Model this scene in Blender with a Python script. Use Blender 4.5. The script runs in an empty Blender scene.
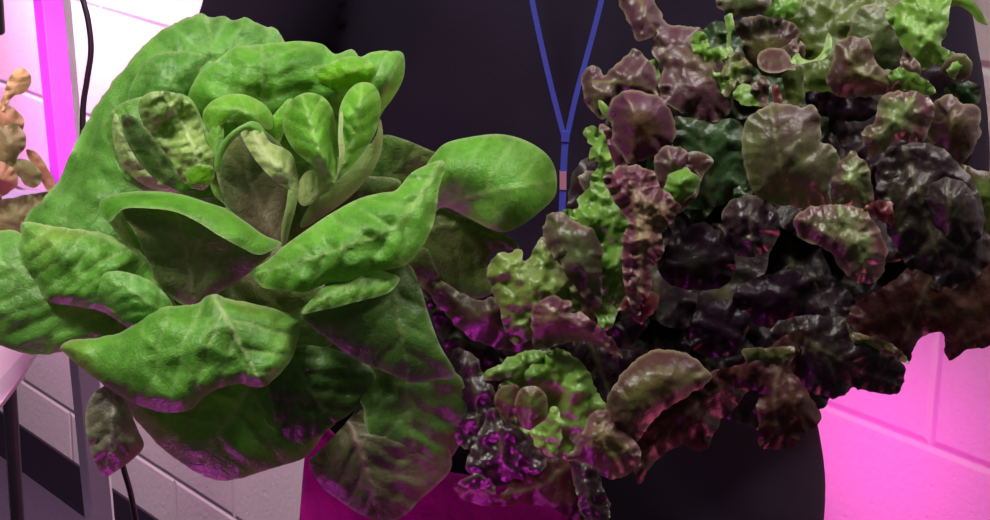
import bpy, bmesh, math, random
import numpy as np
from mathutils import Vector, noise
from mathutils.geometry import delaunay_2d_cdt

SC = bpy.context.scene
COL = SC.collection
random.seed(5)

# ------------------------------------------------------------------ camera
H = 1.55; FPX = 1900.0
TH = math.radians(17); RO = math.radians(1)
F_ = np.array([0, math.cos(TH), -math.sin(TH)])
R_ = np.array([1.0, 0, 0]); U_ = np.cross(R_, F_)
R_, U_ = R_*math.cos(RO)+U_*math.sin(RO), -R_*math.sin(RO)+U_*math.cos(RO)
EYE = np.array([0, 0, H])

def P(x, y, d):
    """world point at distance d in front of the eye for a measured direction"""
    return EYE + d*(F_ + R_*((x-495)/FPX) + U_*((260-y)/FPX))

cd = bpy.data.cameras.new('camera'); cam = bpy.data.objects.new('camera', cd); COL.objects.link(cam)
cd.sensor_width = 36; cd.lens = FPX/990*36; cd.clip_start = 0.05
from mathutils import Matrix
cam.matrix_world = Matrix(((R_[0], U_[0], -F_[0], 0), (R_[1], U_[1], -F_[1], 0), (R_[2], U_[2], -F_[2], H), (0, 0, 0, 1)))
SC.camera = cam

# ------------------------------------------------------------------ objects
def link(name, me, mat=None, parent=None, loc=None):
    o = bpy.data.objects.new(name, me); COL.objects.link(o)
    if mat is not None and me is not None: me.materials.append(mat)
    if parent is not None: o.parent = parent
    if loc is not None: o.location = loc
    return o

def tag(o, label=None, cat=None, group=None, kind=None):
    if label: o['label'] = label
    if cat: o['category'] = cat
    if group: o['group'] = group
    if kind: o['kind'] = kind
    return o

def empty(name, loc, label, cat, group=None):
    o = bpy.data.objects.new(name, None); COL.objects.link(o); o.location = loc
    o.empty_display_size = 0.05
    return tag(o, label, cat, group)

def mesh(name, verts, faces, smooth=True):
    me = bpy.data.meshes.new(name)
    me.from_pydata([tuple(map(float, v)) for v in verts], [], [tuple(map(int, f)) for f in faces])
    if smooth:
        me.polygons.foreach_set('use_smooth', [True]*len(me.polygons))
    me.update()
    return me

def sub(a, b): return [tuple(np.array(v)-np.array(b)) for v in a]

def catmull(pts, n=8, closed=False):
    pts = [np.array(p, float) for p in pts]; N = len(pts); out = []
    rng = range(N) if closed else range(N-1)
    for i in rng:
        if closed: p0, p1, p2, p3 = pts[i-1], pts[i], pts[(i+1) % N], pts[(i+2) % N]
        else:
            p0 = pts[max(i-1, 0)]; p1 = pts[i]; p2 = pts[i+1]; p3 = pts[min(i+2, N-1)]
        for k in range(n):
            t = k/n
            out.append(0.5*((2*p1)+(-p0+p2)*t+(2*p0-5*p1+4*p2-p3)*t*t+(-p0+3*p1-3*p2+p3)*t**3))
    if not closed: out.append(pts[-1])
    return out

def tube(pts, r, seg=8, n=6, cap=True):
    """swept tube; r a number or a list per control point"""
    rs = r if isinstance(r, (list, tuple)) else [r]*len(pts)
    q = catmull([list(p)+[rr] for p, rr in zip(pts, rs)], n)
    V = []; Fc = []
    up = np.array([0.13, 0.31, 0.94]); prev = None
    for i, p in enumerate(q):
        a = q[max(i-1, 0)][:3]; b = q[min(i+1, len(q)-1)][:3]
        t = b-a; t = t/(np.linalg.norm(t)+1e-9)
        if prev is None: s = np.cross(t, up)
        else: s = prev - t*np.dot(prev, t)
        s = s/(np.linalg.norm(s)+1e-9); prev = s; w = np.cross(s, t)
        for k in range(seg):
            an = 2*math.pi*k/seg
            V.append(p[:3]+(s*math.cos(an)+w*math.sin(an))*p[3])
    for i in range(len(q)-1):
        for k in range(seg):
            Fc.append((i*seg+k, i*seg+(k+1) % seg, (i+1)*seg+(k+1) % seg, (i+1)*seg+k))
    if cap:
        Fc.append(tuple(range(seg-1, -1, -1))); Fc.append(tuple((len(q)-1)*seg+k for k in range(seg)))
    return V, Fc

def merge(parts):
    V = []; Fc = []
    for v, f in parts:
        n = len(V); V += list(v); Fc += [tuple(i+n for i in g) for g in f]
    return V, Fc

def box(c, ax, ay, az):
    c = np.array(c); ax, ay, az = map(np.array, (ax, ay, az))
    V = [c+sx*ax+sy*ay+sz*az for sz in (-1, 1) for sy in (-1, 1) for sx in (-1, 1)]
    return V, [(0, 2, 3, 1), (4, 5, 7, 6), (0, 1, 5, 4), (2, 6, 7, 3), (0, 4, 6, 2), (1, 3, 7, 5)]

def bevel(o, w=0.002, s=2):
    m = o.modifiers.new('bevel', 'BEVEL'); m.width = w; m.segments = s; m.limit_method = 'ANGLE'

# ------------------------------------------------------------------ materials
def newmat(name):
    m = bpy.data.materials.new(name); m.use_nodes = True
    nt = m.node_tree; nt.nodes.clear()
    return m, nt, lambda t, **k: mk(nt, t, **k)

def mk(nt, t, **k):
    n = nt.nodes.new(t)
    for a, b in k.items():
        if a.startswith('i_'): n.inputs[a[2:].replace('_', ' ')].default_value = b
        else: setattr(n, a, b)
    return n

def rgb(h):
    """sRGB 0-255 triple to linear"""
    return tuple(((c/255)/12.92 if c/255 <= .04045 else ((c/255+.055)/1.055)**2.4) for c in h)+(1,)

def ramp(nt, src, stops):
    r = nt.nodes.new('ShaderNodeValToRGB'); nt.links.new(src, r.inputs[0])
    e = r.color_ramp.elements
    e[0].position, e[0].color = stops[0]; e[1].position, e[1].color = stops[-1]
    for p, c in stops[1:-1]:
        x = e.new(p); x.color = c
    return r

def mix(nt, fac, a, b, mode='MIX'):
    m = nt.nodes.new('ShaderNodeMix'); m.data_type = 'RGBA'; m.blend_type = mode
    for s, v in ((0, fac), (6, a), (7, b)):
        if hasattr(v, 'is_output'): nt.links.new(v, m.inputs[s])
        else: m.inputs[s].default_value = v
    return m.outputs[2]

def math_(nt, op, a, b=0.0, clamp=False):
    m = nt.nodes.new('ShaderNodeMath'); m.operation = op; m.use_clamp = clamp
    for s, v in ((0, a), (1, b)):
        if hasattr(v, 'is_output'): nt.links.new(v, m.inputs[s])
        else: m.inputs[s].default_value = v
    return m.outputs[0]

def leaf_mat(name, c1, c2, vein, veinamt=.5, red=None, redamt=0.0, rededge=0.0, spot=0.0, spotc=None,
             rough=.44, trans=.22, tcol=None, bump=.38, nscale=22, spec=.35, coat=0.0, rscale=16, rimc=(176, 186, 140), rimamt=.4):
    """green to red leaf tissue: two greens mixed by noise, pale veins, red pigment in blotches and toward the margin"""
    m, nt, N = newmat(name)
    tc = N('ShaderNodeTexCoord')
    n1 = N('ShaderNodeTexNoise', i_Scale=nscale, i_Detail=7.0, i_Roughness=.72); nt.links.new(tc.outputs['Object'], n1.inputs[0])
    f = ramp(nt, n1.outputs[0], [(.38, (0, 0, 0, 1)), (.62, (1, 1, 1, 1))])
    col = mix(nt, f.outputs[0], rgb(c1), rgb(c2))
    ve = N('ShaderNodeAttribute', attribute_name='vein'); ed = N('ShaderNodeAttribute', attribute_name='edge')
    if red is not None:
        n2 = N('ShaderNodeTexNoise', i_Scale=rscale, i_Detail=3.0, i_Roughness=.55); nt.links.new(tc.outputs['Object'], n2.inputs[0])
        a = math_(nt, 'ADD', math_(nt, 'SUBTRACT', n2.outputs[0], .5), redamt)
        e = math_(nt, 'MULTIPLY', ed.outputs['Fac'], rededge)
        a = math_(nt, 'ADD', a, e)
        a = math_(nt, 'SUBTRACT', a, math_(nt, 'MULTIPLY', ve.outputs['Fac'], .22))
        r = ramp(nt, a, [(.38, (0, 0, 0, 1)), (.62, (1, 1, 1, 1))])
        col = mix(nt, r.outputs[0], col, rgb(red))
    if spot:
        n3 = N('ShaderNodeTexNoise', i_Scale=7.0, i_Detail=2.0); nt.links.new(tc.outputs['Object'], n3.inputs[0])
        r = ramp(nt, n3.outputs[0], [(.52, (0, 0, 0, 1)), (.66, (1, 1, 1, 1))])
        col = mix(nt, math_(nt, 'MULTIPLY', r.outputs[0], spot), col, rgb(spotc))
    col = mix(nt, math_(nt, 'MULTIPLY', ve.outputs['Fac'], veinamt), col, rgb(vein))
    ra = N('ShaderNodeAttribute', attribute_name='rim')
    col = mix(nt, math_(nt, 'MULTIPLY', ra.outputs['Fac'], rimamt), col, rgb(rimc))
    vo = N('ShaderNodeTexVoronoi', feature='DISTANCE_TO_EDGE', i_Scale=260.0); nt.links.new(tc.outputs['Object'], vo.inputs[0])
    n4 = N('ShaderNodeTexNoise', i_Scale=110.0, i_Detail=6.0, i_Roughness=.6); nt.links.new(tc.outputs['Object'], n4.inputs[0])
    vr = ramp(nt, vo.outputs[0], [(.0, (0, 0, 0, 1)), (.16, (1, 1, 1, 1))])
    hgt = math_(nt, 'ADD', math_(nt, 'MULTIPLY', vr.outputs[0], .12), math_(nt, 'MULTIPLY', n4.outputs[0], .8))
    b = N('ShaderNodeBump', i_Strength=bump, i_Distance=.003); nt.links.new(hgt, b.inputs['Height'])
    pr = N('ShaderNodeBsdfPrincipled', i_Roughness=rough); nt.links.new(col, pr.inputs['Base Color'])
    pr.inputs['Specular IOR Level'].default_value = spec; pr.inputs['Coat Weight'].default_value = coat
    pr.inputs['Coat Roughness'].default_value = .25
    nt.links.new(b.outputs[0], pr.inputs['Normal'])
    tr = N('ShaderNodeBsdfTranslucent'); nt.links.new(mix(nt, .75, col, rgb(tcol or c1), 'MIX'), tr.inputs[0]); nt.links.new(b.outputs[0], tr.inputs['Normal'])
    ms = N('ShaderNodeMixShader'); ms.inputs[0].default_value = trans
    nt.links.new(pr.outputs[0], ms.inputs[1]); nt.links.new(tr.outputs[0], ms.inputs[2])
    out = N('ShaderNodeOutputMaterial'); nt.links.new(ms.outputs[0], out.inputs[0])
    return m

def plain(name, c, rough=.5, metal=0.0, spec=.5, nz=None, bump=0.0, bscale=200.0, bdist=.001, c2=None):
    m, nt, N = newmat(name)
    pr = N('ShaderNodeBsdfPrincipled', i_Roughness=rough, i_Metallic=metal); pr.inputs['Specular IOR Level'].default_value = spec
    tc = N('ShaderNodeTexCoord')
    nn = N('ShaderNodeTexNoise', i_Scale=nz or 20.0, i_Detail=4.0); nt.links.new(tc.outputs['Object'], nn.inputs[0])
    nt.links.new(mix(nt, nn.outputs[0], rgb(c), rgb(c2 or [min(255, v*1.15+2) for v in c])), pr.inputs['Base Color'])
    if bump:
        bn = N('ShaderNodeTexNoise', i_Scale=bscale, i_Detail=5.0); nt.links.new(tc.outputs['Object'], bn.inputs[0])
        b = N('ShaderNodeBump', i_Strength=bump, i_Distance=bdist); nt.links.new(bn.outputs[0], b.inputs['Height'])
        nt.links.new(b.outputs[0], pr.inputs['Normal'])
    out = N('ShaderNodeOutputMaterial'); nt.links.new(pr.outputs[0], out.inputs[0])
    return m

def emit(name, c, s):
    m, nt, N = newmat(name)
    e = N('ShaderNodeEmission'); e.inputs[0].default_value = c; e.inputs[1].default_value = s
    out = N('ShaderNodeOutputMaterial'); nt.links.new(e.outputs[0], out.inputs[0])
    return m

# ------------------------------------------------------------------ leaf sheets
def parse(s, d=None):
    out = []
    for w in s.split():
        v = [float(t) for t in w.split(',')]
        if len(v) == 2: v.append(d)
        out.append(v)
    return out

def tps(pts, vals, lam=2.0):
    n = len(pts); d = np.linalg.norm(pts[:, None]-pts[None], axis=2)
    K = np.where(d > 0, d*d*np.log(d+1e-9), 0)+lam*np.eye(n)*30
    Pm = np.c_[np.ones(n), pts]; A = np.zeros((n+3, n+3)); A[:n, :n] = K; A[:n, n:] = Pm; A[n:, :n] = Pm.T
    w = np.linalg.solve(A, np.r_[vals, 0, 0, 0])
    def f(q):
        d = np.linalg.norm(q[:, None]-pts[None], axis=2)
        return np.where(d > 0, d*d*np.log(d+1e-9), 0) @ w[:n] + np.c_[np.ones(len(q)), q] @ w[n:]
    return f

SEED = [0]
def sheet(D0, z0, outline, inn='', mid='', step=3.4, vs=26, vk=.9, vd=1.5, puff=2.0, nz=4.0, nsc=34, curl=5, cw=9,
          ruf=0.0, rf=17.0, rw=16.0, ridge=1.5, vw=.085, jag=0.0, jf=9.0, sm=5, ew=18.0, zs=1.0):
    """one continuous piece of leaf blade: margin, relief points and midrib are given; the blade gets its veins, puckers and frill.
    outline/inn points are x,y,z (z toward the eye, same unit)."""
    SEED[0] += 1; sd = SEED[0]*7.31
    ol = parse(outline, None); iz = parse(inn, None)
    for p in ol+iz: p[2] = (z0 if p[2] is None else p[2]+z0)*zs
    allp = np.array(ol+iz)
    f = tps(allp[:, :2], allp[:, 2])
    ring = np.array(catmull([p[:2] for p in ol], sm, True))
    # even resampling of the margin
    seg = np.linalg.norm(np.roll(ring, -1, 0)-ring, axis=1); cum = np.r_[0, np.cumsum(seg)]; L = cum[-1]
    n = max(12, int(L/step)); t = np.linspace(0, L, n, endpoint=False)
    rr = np.vstack([ring, ring[:1]]); ring = np.c_[np.interp(t, cum, rr[:, 0]), np.interp(t, cum, rr[:, 1])]
    if jag:
        tan = np.roll(ring, -1, 0)-np.roll(ring, 1, 0); tan /= np.linalg.norm(tan, axis=1)[:, None]+1e-9
        nn = np.c_[tan[:, 1], -tan[:, 0]]
        w = np.array([noise.noise(Vector((tt/jf, sd, 0)))+.5*noise.noise(Vector((tt/jf*2.3, sd, 4))) for tt in t])
        ring = ring+nn*(w*jag)[:, None]
    x0, y0 = ring.min(0); x1, y1 = ring.max(0)
    pts = []
    r = 0; y = y0+step*.6
    while y < y1:
        x = x0+(step/2 if r % 2 else 0)
        while x < x1:
            pts.append((x+random.uniform(-.2, .2)*step, y+random.uniform(-.2, .2)*step)); x += step
        y += step*.87; r += 1
    pts = np.array(pts)
    # inside test and margin clearance
    a = ring; b = np.roll(ring, -1, 0)
    cond = (a[None, :, 1] > pts[:, None, 1]) != (b[None, :, 1] > pts[:, None, 1])
    xi = (b[:, 0]-a[:, 0])[None]*(pts[:, None, 1]-a[None, :, 1])/((b[:, 1]-a[:, 1])[None]+1e-12)+a[None, :, 0]
    ins = (np.sum(cond & (pts[:, None, 0] < xi), axis=1) % 2) == 1
    pts = pts[ins]
    if len(pts):
        dm = np.linalg.norm(pts[:, None]-ring[None], axis=2).min(1); pts = pts[dm > step*.55]
    q = np.vstack([ring, pts]) if len(pts) else ring
    res = delaunay_2d_cdt([Vector(v) for v in q], [(i, (i+1) % n) for i in range(n)], [list(range(n))], 1, 1e-4)
    q = np.array([(v.x, v.y) for v in res[0]]); faces = res[2]
    z = f(q)
    D = np.linalg.norm(q[:, None]-ring[None], axis=2); de = D.min(1); arc = D.argmin(1)*step
    # veins
    vein = np.zeros(len(q))
    if mid:
        m = np.array(catmull([p[:2] for p in parse(mid, 0)], 6)); A = m[:-1]; B = m[1:]; AB = B-A; l2 = (AB**2).sum(1)+1e-9
        tt = (((q[:, None]-A[None])*AB[None]).sum(2)/l2[None]).clip(0, 1)
        C = A[None]+tt[..., None]*AB[None]; dd = np.linalg.norm(q[:, None]-C, axis=2); k = dd.argmin(1)
        ix = np.arange(len(q)); cs = np.r_[0, np.cumsum(np.sqrt(l2))]
        s = cs[k]+tt[ix, k]*np.sqrt(l2[k]); dist = dd[ix, k]
        side = np.sign(AB[k, 0]*(q[:, 1]-A[k, 1])-AB[k, 1]*(q[:, 0]-A[k, 0]))
        wob = np.array([noise.noise(Vector((p[0]/40, p[1]/40, sd))) for p in q])
        ph = (s-dist*vk+wob*vs*.35+(side > 0)*vs*.45)/vs
        fr = np.abs(ph-np.round(ph))
        fade = np.clip(1-dist/150, .25, 1)
        sv = np.exp(-(fr/vw)**2)*fade
        mr = np.exp(-(dist/(2.6*(1.25-.8*s/cs[-1])))**2)
        tw = np.array([noise.noise(Vector((p[0]/9, p[1]/9, sd+5))) for p in q]); tv = np.exp(-(tw/.07)**2)*.35*fade
        vein = np.maximum(np.maximum(mr, sv*.6), tv)
        z = z-tv*1.1
        z = z + ridge*mr*.9 - vd*.6*sv + .6*puff*(np.abs(np.sin(math.pi*ph))**.9-.6)*fade
    nzv = np.array([noise.noise(Vector((p[0]/nsc/1.3, p[1]/nsc/1.3, sd)))+.28*noise.noise(Vector((p[0]/nsc*1.6, p[1]/nsc*1.6, sd+3))) for p in q])
    cr = np.array([noise.noise(Vector((p[0]/nsc/1.1+5, p[1]/nsc/1.1, sd+11))) for p in q]); c2_ = np.array([noise.noise(Vector((p[0]/nsc*1.3+5, p[1]/nsc*1.3, sd+17))) for p in q])
    z = z+nz*1.1*nzv+nz*.55*(.3-np.abs(cr)**.8)+nz*.3*(.3-np.abs(c2_)**.8)
    z = z-curl*np.exp(-(de/cw)**1.3)
    if ruf:
        w1 = np.array([math.sin(2*math.pi*aa/rf+2.2*noise.noise(Vector((aa/31, sd, 1)))*3) for aa in arc])
        w2 = np.array([noise.noise(Vector((p[0]/rf*1.6, p[1]/rf*1.6, sd+9))) for p in q])
        z = z+ruf*np.exp(-de/rw)*w1*.75+ruf*w2*(.06+.3*np.exp(-de/(rw*1.5)))
    edge = np.exp(-de/ew); rim = np.exp(-(de/1.9)**2)
    W = EYE[None]+(D0-z*(1.1/FPX))[:, None]*(F_[None]+R_[None]*((q[:, 0]-495)/FPX)[:, None]+U_[None]*((260-q[:, 1])/FPX)[:, None])
    return W, faces, vein, edge, rim

def leaf(head, mat, sheets, label=None, name='leaf'):
    V = []; Fc = []; ve = []; eg = []; ri = []; mi = []
    mats = mat if isinstance(mat, (list, tuple)) else [mat]
    for k, (W, fa, v, e, r) in enumerate(sheets):
        n = len(V); V += list(W-np.array(head.location)); Fc += [tuple(i+n for i in g) for g in fa]; ve += list(v); eg += list(e); ri += list(r)
        mi += [min(k, len(mats)-1)]*len(fa)
    me = mesh(name, V, Fc)
    for nm, dat in (('vein', ve), ('edge', eg), ('rim', ri)):
        at = me.attributes.new(nm, 'FLOAT', 'POINT'); at.data.foreach_set('value', np.array(dat, dtype=np.float32))
    for m in mats: me.materials.append(m)
    me.polygons.foreach_set('material_index', mi)
    o = link(name, me, None, head)
    if label: o['label'] = label
    return o
KEY_P = 38; MAGL_P = .65; MAGR_P = .9; WALL_P = 20; RACK_P = 3; SEED_P = .4; PR_P = 5; WORLD_P = .07; WALLR_P = 20; LOW_P = .018
# ------------------------------------------------------------------ butterhead lettuce
GA = leaf_mat('butter_leaf', (106, 171, 55), (71, 124, 35), (184, 210, 134), .4, trans=.25, tcol=(150, 205, 60))
GB = leaf_mat('butter_outer_leaf', (106, 167, 67), (72, 123, 43), (176, 204, 136), .35, trans=.2, tcol=(140, 200, 70))
GC = leaf_mat('butter_heart_leaf', (119, 188, 55), (81, 139, 35), (196, 222, 140), .4, trans=.3, tcol=(160, 215, 60))
GD = leaf_mat('butter_shaded_leaf', (75, 114, 42), (50, 79, 28), (134, 144, 96), .4, spot=.5, spotc=(116, 100, 62), trans=.15)  # leaf green darkened with shade in the colour; brown blotches its own
GE = leaf_mat('butter_pale_leaf', (173, 192, 118), (119, 146, 73), (206, 214, 164), .5, trans=.25)
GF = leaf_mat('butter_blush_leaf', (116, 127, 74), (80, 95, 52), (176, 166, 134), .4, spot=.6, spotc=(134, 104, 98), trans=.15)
GY = leaf_mat('butter_yellow_leaf', (119, 186, 36), (83, 135, 30), (170, 206, 90), .4, trans=.35, tcol=(160, 220, 20))
GX = leaf_mat('butter_blistered_leaf', (142, 175, 82), (93, 126, 49), (210, 222, 160), .7, trans=.25)
GP = leaf_mat('butter_lilac_leaf', (142, 133, 114), (84, 95, 59), (190, 170, 170), .4, spot=.7, spotc=(124, 88, 112), trans=.2)
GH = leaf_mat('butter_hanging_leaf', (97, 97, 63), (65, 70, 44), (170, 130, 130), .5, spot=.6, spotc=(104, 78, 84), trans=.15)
GO = leaf_mat('butter_blotched_leaf', (106, 169, 59), (72, 123, 37), (200, 212, 150), .45, spot=.5, spotc=(150, 138, 70), trans=.2)

DL = 1.10
ba = empty('butterhead_lettuce', tuple(P(250, 260, 1.24)), 'big green butterhead lettuce with broad smooth leaves, held beside the red lettuce', 'lettuce')
def S(z0, *a, **k):
    k.setdefault('zs', 1.35)
    return sheet(DL, z0, *a, **k)
def L(mat, *sheets, **k): return leaf(ba, mat, sheets, **k)

# outer back leaves
L(GB, S(-140, '285,42,-10 262,25,-12 245,18,-8 232,21,-14 222,15,-10 212,18,-4 200,13,-6 188,17,-6 160,31,-6 135,54,-6 108,88,-4 88,118,-4 72,150,-2 60,178,0 42,201,6 24,221,10 60,238,30 110,252,46 160,270,50 240,240,20 300,150,-10',
          '190,60,8 140,110,18 110,160,26 80,200,26 210,110,20 160,180,30', '240,230 205,110 212,60 207,14', vs=30, puff=6, nz=15, nsc=26, curl=9, step=3.6, jag=1.8))
L(GB, S(-108, '128,98,-12 138,72,-8 146,60,-4 160,53,0 185,51,2 208,57,0 200,70,6 195,84,4 192,100,-2 180,112,-4 150,116,-6',
          '160,70,12 180,80,14 150,96,10', '190,112 170,80 150,60', vs=11, puff=4, nz=5, nsc=14, curl=9, cw=6))
L(GA, S(-92, '188,102,-4 195,80,0 206,68,4 222,56,4 235,47,2 262,44,-2 285,42,-4 300,41,-4 322,44,-8 335,54,-6 352,49,-8 360,57,-10 372,52,-12 392,52,-14 400,70,-14 386,98,-20 366,130,-30 330,160,-34 240,160,-34 206,130,-24',
          '225,85,12 250,70,14 270,95,4 300,70,12 330,80,2 214,96,14', '270,160 262,100 262,46', vs=22, puff=5, nz=9, nsc=24, curl=8, vk=.3))
L(GY, S(-80, '308,82,-4 318,70,0 335,60,2 352,56,2 368,60,0 376,70,-2 372,80,-4 360,88,-8 340,92,-10 318,92,-10', '345,72,8', '376,64 345,74 308,86', vs=13, puff=3, nz=4, nsc=12, curl=5))
L(GA, S(-72, '372,84,6 380,66,6 387,53,0 402,52,-10 405,66,-14 402,82,-18 393,98,-20 382,113,-20 368,140,-30 350,130,-20 362,100,0',
          '386,80,6 392,66,0', '360,130 385,90 402,54', vs=16, puff=2, nz=3, curl=10, cw=8))
# crumpled leaf at the left of the heart
L(GA, S(-62, '104,132,-8 108,116,-4 122,103,0 140,97,4 165,93,6 190,98,6 206,128,0 222,160,0 240,188,4 232,206,0 190,205,0 160,198,0 132,184,0 118,164,0',
          '135,130,8 160,160,6 120,140,6', '230,200 170,150 110,110', vs=14, puff=3, nz=5, nsc=20, curl=8))
L(GE, S(-42, '113,118,-4 117,114,0 124,135,4 136,158,8 152,176,10 172,188,8 182,193,4 170,194,-2 150,188,-4 134,178,-6 120,162,-8 113,140,-8',
          '', '176,192 140,168 114,118', vs=7, puff=4, nz=4, nsc=8, curl=4, cw=4, step=2.6), label='pale blistered margin of a crumpled leaf')
L(GX, S(-36, '138,104,0 146,94,0 158,91,4 172,92,4 184,98,4 194,108,0 202,126,-2 206,142,0 216,158,2 214,176,0 204,190,0 190,186,-6 176,176,-8 168,156,-14 152,140,-10 142,122,-4',
          '160,115,4 178,120,-12 182,145,2 196,160,6 162,132,-16', '206,190 190,140 162,92', vs=9, vk=.2, puff=5, vd=-2.5, nz=6.5, nsc=9, curl=4, cw=4, step=2.2, vw=.16), label='heavily blistered pale leaf')
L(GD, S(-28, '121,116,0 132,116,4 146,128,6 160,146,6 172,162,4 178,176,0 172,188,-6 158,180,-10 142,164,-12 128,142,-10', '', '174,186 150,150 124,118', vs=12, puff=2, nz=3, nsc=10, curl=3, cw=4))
L(GY, S(-24, '186,172,0 196,166,4 212,166,4 214,178,2 204,186,-2 190,188,-4', '', '', nz=3, nsc=8, curl=3, cw=4, step=2.4))
# small bud leaves
L(GC, S(-30, '204,124,-20 203,112,-14 212,101,-8 226,95,-6 242,94,-8 256,99,-10 268,108,-14 274,120,-16 270,130,-12 256,124,4 240,122,8 222,124,4 212,132,-4',
          '238,108,12 220,112,6 255,112,4', '266,128 240,110 206,108', vs=16, puff=1, nz=3, nsc=18, curl=7, cw=7, step=2.6))
L(GA, S(-34, '206,140,-6 212,128,0 220,118,2 224,130,4 222,148,2 214,158,-2 208,150,-6', '', '214,156 220,120', vs=9, puff=1, nz=2, curl=4, cw=4, step=2.4))
L(GC, S(-46, '262,130,-8 276,112,0 290,98,0 294,110,2 286,128,0 278,145,-6 268,146,-8', '', '', puff=1, nz=3, nsc=12, curl=4, cw=5, step=2.6))
# heart leaves
L(GC, S(0, '284,132,-22 283,116,-18 290,102,-14 304,93,-10 320,95,-14 331,106,-20 336,124,-22 338,145,-14 337,165,-4 334,184,4 322,173,4 308,162,2 294,150,-6',
          '305,112,8 312,135,14 322,155,12 296,128,-2', '334,182 316,140 302,95', vs=19, puff=5, nz=8, nsc=17, curl=12, cw=9, step=2.6))
L(GC, S(-6, '336,180,-2 341,160,4 340,135,4 339,112,-2 346,94,-8 358,83,-14 372,84,-20 380,96,-26 380,116,-28 374,136,-24 362,154,-18 348,170,-10',
          '358,105,6 352,130,2 365,120,-8', '338,178 356,130 362,84', vs=17, puff=4, nz=6, nsc=15, curl=8, cw=7, step=2.6))
L(GE, S(0, '335,182,2 339,160,6 338,135,4 340,112,0 343,113,-1 343,136,4 345,150,5 341,168,4', '', '', puff=0, nz=1, curl=1, cw=3, step=2), label='pale rolled edge of a heart leaf')
L(GE, S(-58, '345,176,0 364,152,0 376,135,2 380,118,4 383,135,-4 380,155,-8 368,178,-8 340,205,-8 300,228,-10 320,190,-4', '', '', vs=22, puff=2, nz=3, curl=6), label='pale back of a heart leaf')
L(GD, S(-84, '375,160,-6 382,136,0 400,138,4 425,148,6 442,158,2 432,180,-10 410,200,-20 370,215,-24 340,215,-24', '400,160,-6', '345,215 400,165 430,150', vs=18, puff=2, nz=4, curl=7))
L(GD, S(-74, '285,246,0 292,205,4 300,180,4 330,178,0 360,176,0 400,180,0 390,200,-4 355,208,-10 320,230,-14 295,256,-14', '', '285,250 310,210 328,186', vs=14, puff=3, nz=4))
L(GE, S(-52, '300,180,0 312,170,4 334,184,0 322,196,-2 306,206,-2 298,200,-2', '', '300,210 330,182', vs=10, puff=2, nz=2, curl=3, step=2.6))
# curled leaf in the middle
L([GF, GA], S(-34, '216,170,0 222,147,4 234,130,6 250,122,6 264,130,0 282,146,-6 292,165,-10 290,200,-20 286,245,-30 262,245,-24 240,228,-10 225,202,-2',
          '250,170,-12 262,200,-22 235,165,0', '280,245 250,180 245,125', vs=26, puff=1, nz=3, curl=4, cw=5),
      S(-10, '214,166,-6 218,148,0 230,133,6 244,124,8 253,121,4 262,126,0 268,138,-4 258,138,4 246,130,6 234,140,4 224,154,0 220,172,-6', '', '', nz=2, curl=5, cw=4, step=2.4))
L(GE, S(4, '240,131,-14 252,126,-10 262,130,-12 270,142,-12 284,148,-12 293,156,-10 297,172,-6 297,190,0 292,198,0 288,190,2 276,182,4 262,168,2 250,152,-4',
          '272,158,4 284,172,8', '296,194 276,165 250,130', vs=14, puff=4, nz=4, nsc=12, curl=5, cw=6, step=2.5, ridge=.6),
      S(4, '289,188,2 297,176,-4 298,196,-2 294,215,-4 286,242,-14 282,246,-16 281,230,-10 286,206,0', '', '', nz=1.5, curl=3, cw=3, step=2.4), label='cream coloured curled leaf')
L(GA, S(-40, '216,166,0 210,180,4 214,195,6 226,206,4 240,225,0 228,196,-4 220,178,-4', '', '', nz=2, curl=4, step=2.6))
# broad leaf rolled over at its top
L([GF, GA], S(6, '122,209,2 150,206,4 200,210,4 232,232,2 270,250,-2 262,262,-8 240,280,-16 215,295,-24 196,308,-30 178,302,-30 160,286,-26 148,262,-16 136,235,0',
          '190,230,-2 200,260,-14 160,240,-4 230,250,-6', '196,306 188,260 175,205', vs=32, vk=.7, puff=3, nz=4, curl=3, cw=8),
      S(14, '99,208,-30 102,199,-26 120,193,-18 150,191,-16 180,194,-14 206,202,-12 226,209,-12 246,222,-12 264,235,-14 282,243,-20 272,250,-8 258,255,0 240,247,10 218,235,14 196,221,16 172,211,17 140,208,14 124,209,6 116,216,-6 110,222,-12 103,218,-22',
          '150,200,8 200,210,8 240,234,8', '', nz=3, nsc=24, curl=5, cw=6, step=2.8), label='leaf with rolled green rim and pinkish inside')
L(GA, S(-26, '104,214,0 112,206,6 128,205,8 138,222,4 146,250,0 156,275,-6 140,262,-10 122,240,-8', '', '140,262 115,212', vs=15, puff=2, nz=3, curl=5))
# diagonal leaf on the right
L(GA, S(34, '250,272,-26 268,260,-18 284,246,-14 302,233,-14 330,214,-14 358,199,-16 380,193,-18 396,190,-20 410,174,-28 424,166,-34 440,160,-40 446,166,-40 439,188,-30 437,206,-22 432,228,-14 420,250,-6 404,266,0 372,272,2 348,280,2 326,284,2 304,292,0 284,290,-4 264,288,-12 256,280,-20',
          '300,262,6 340,240,8 380,224,2 410,205,-8 340,262,12 330,230,-8', '440,164 400,222 350,246 254,274', vs=30, puff=6, nz=12, nsc=26, curl=9, cw=8, step=3.2))
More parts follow.
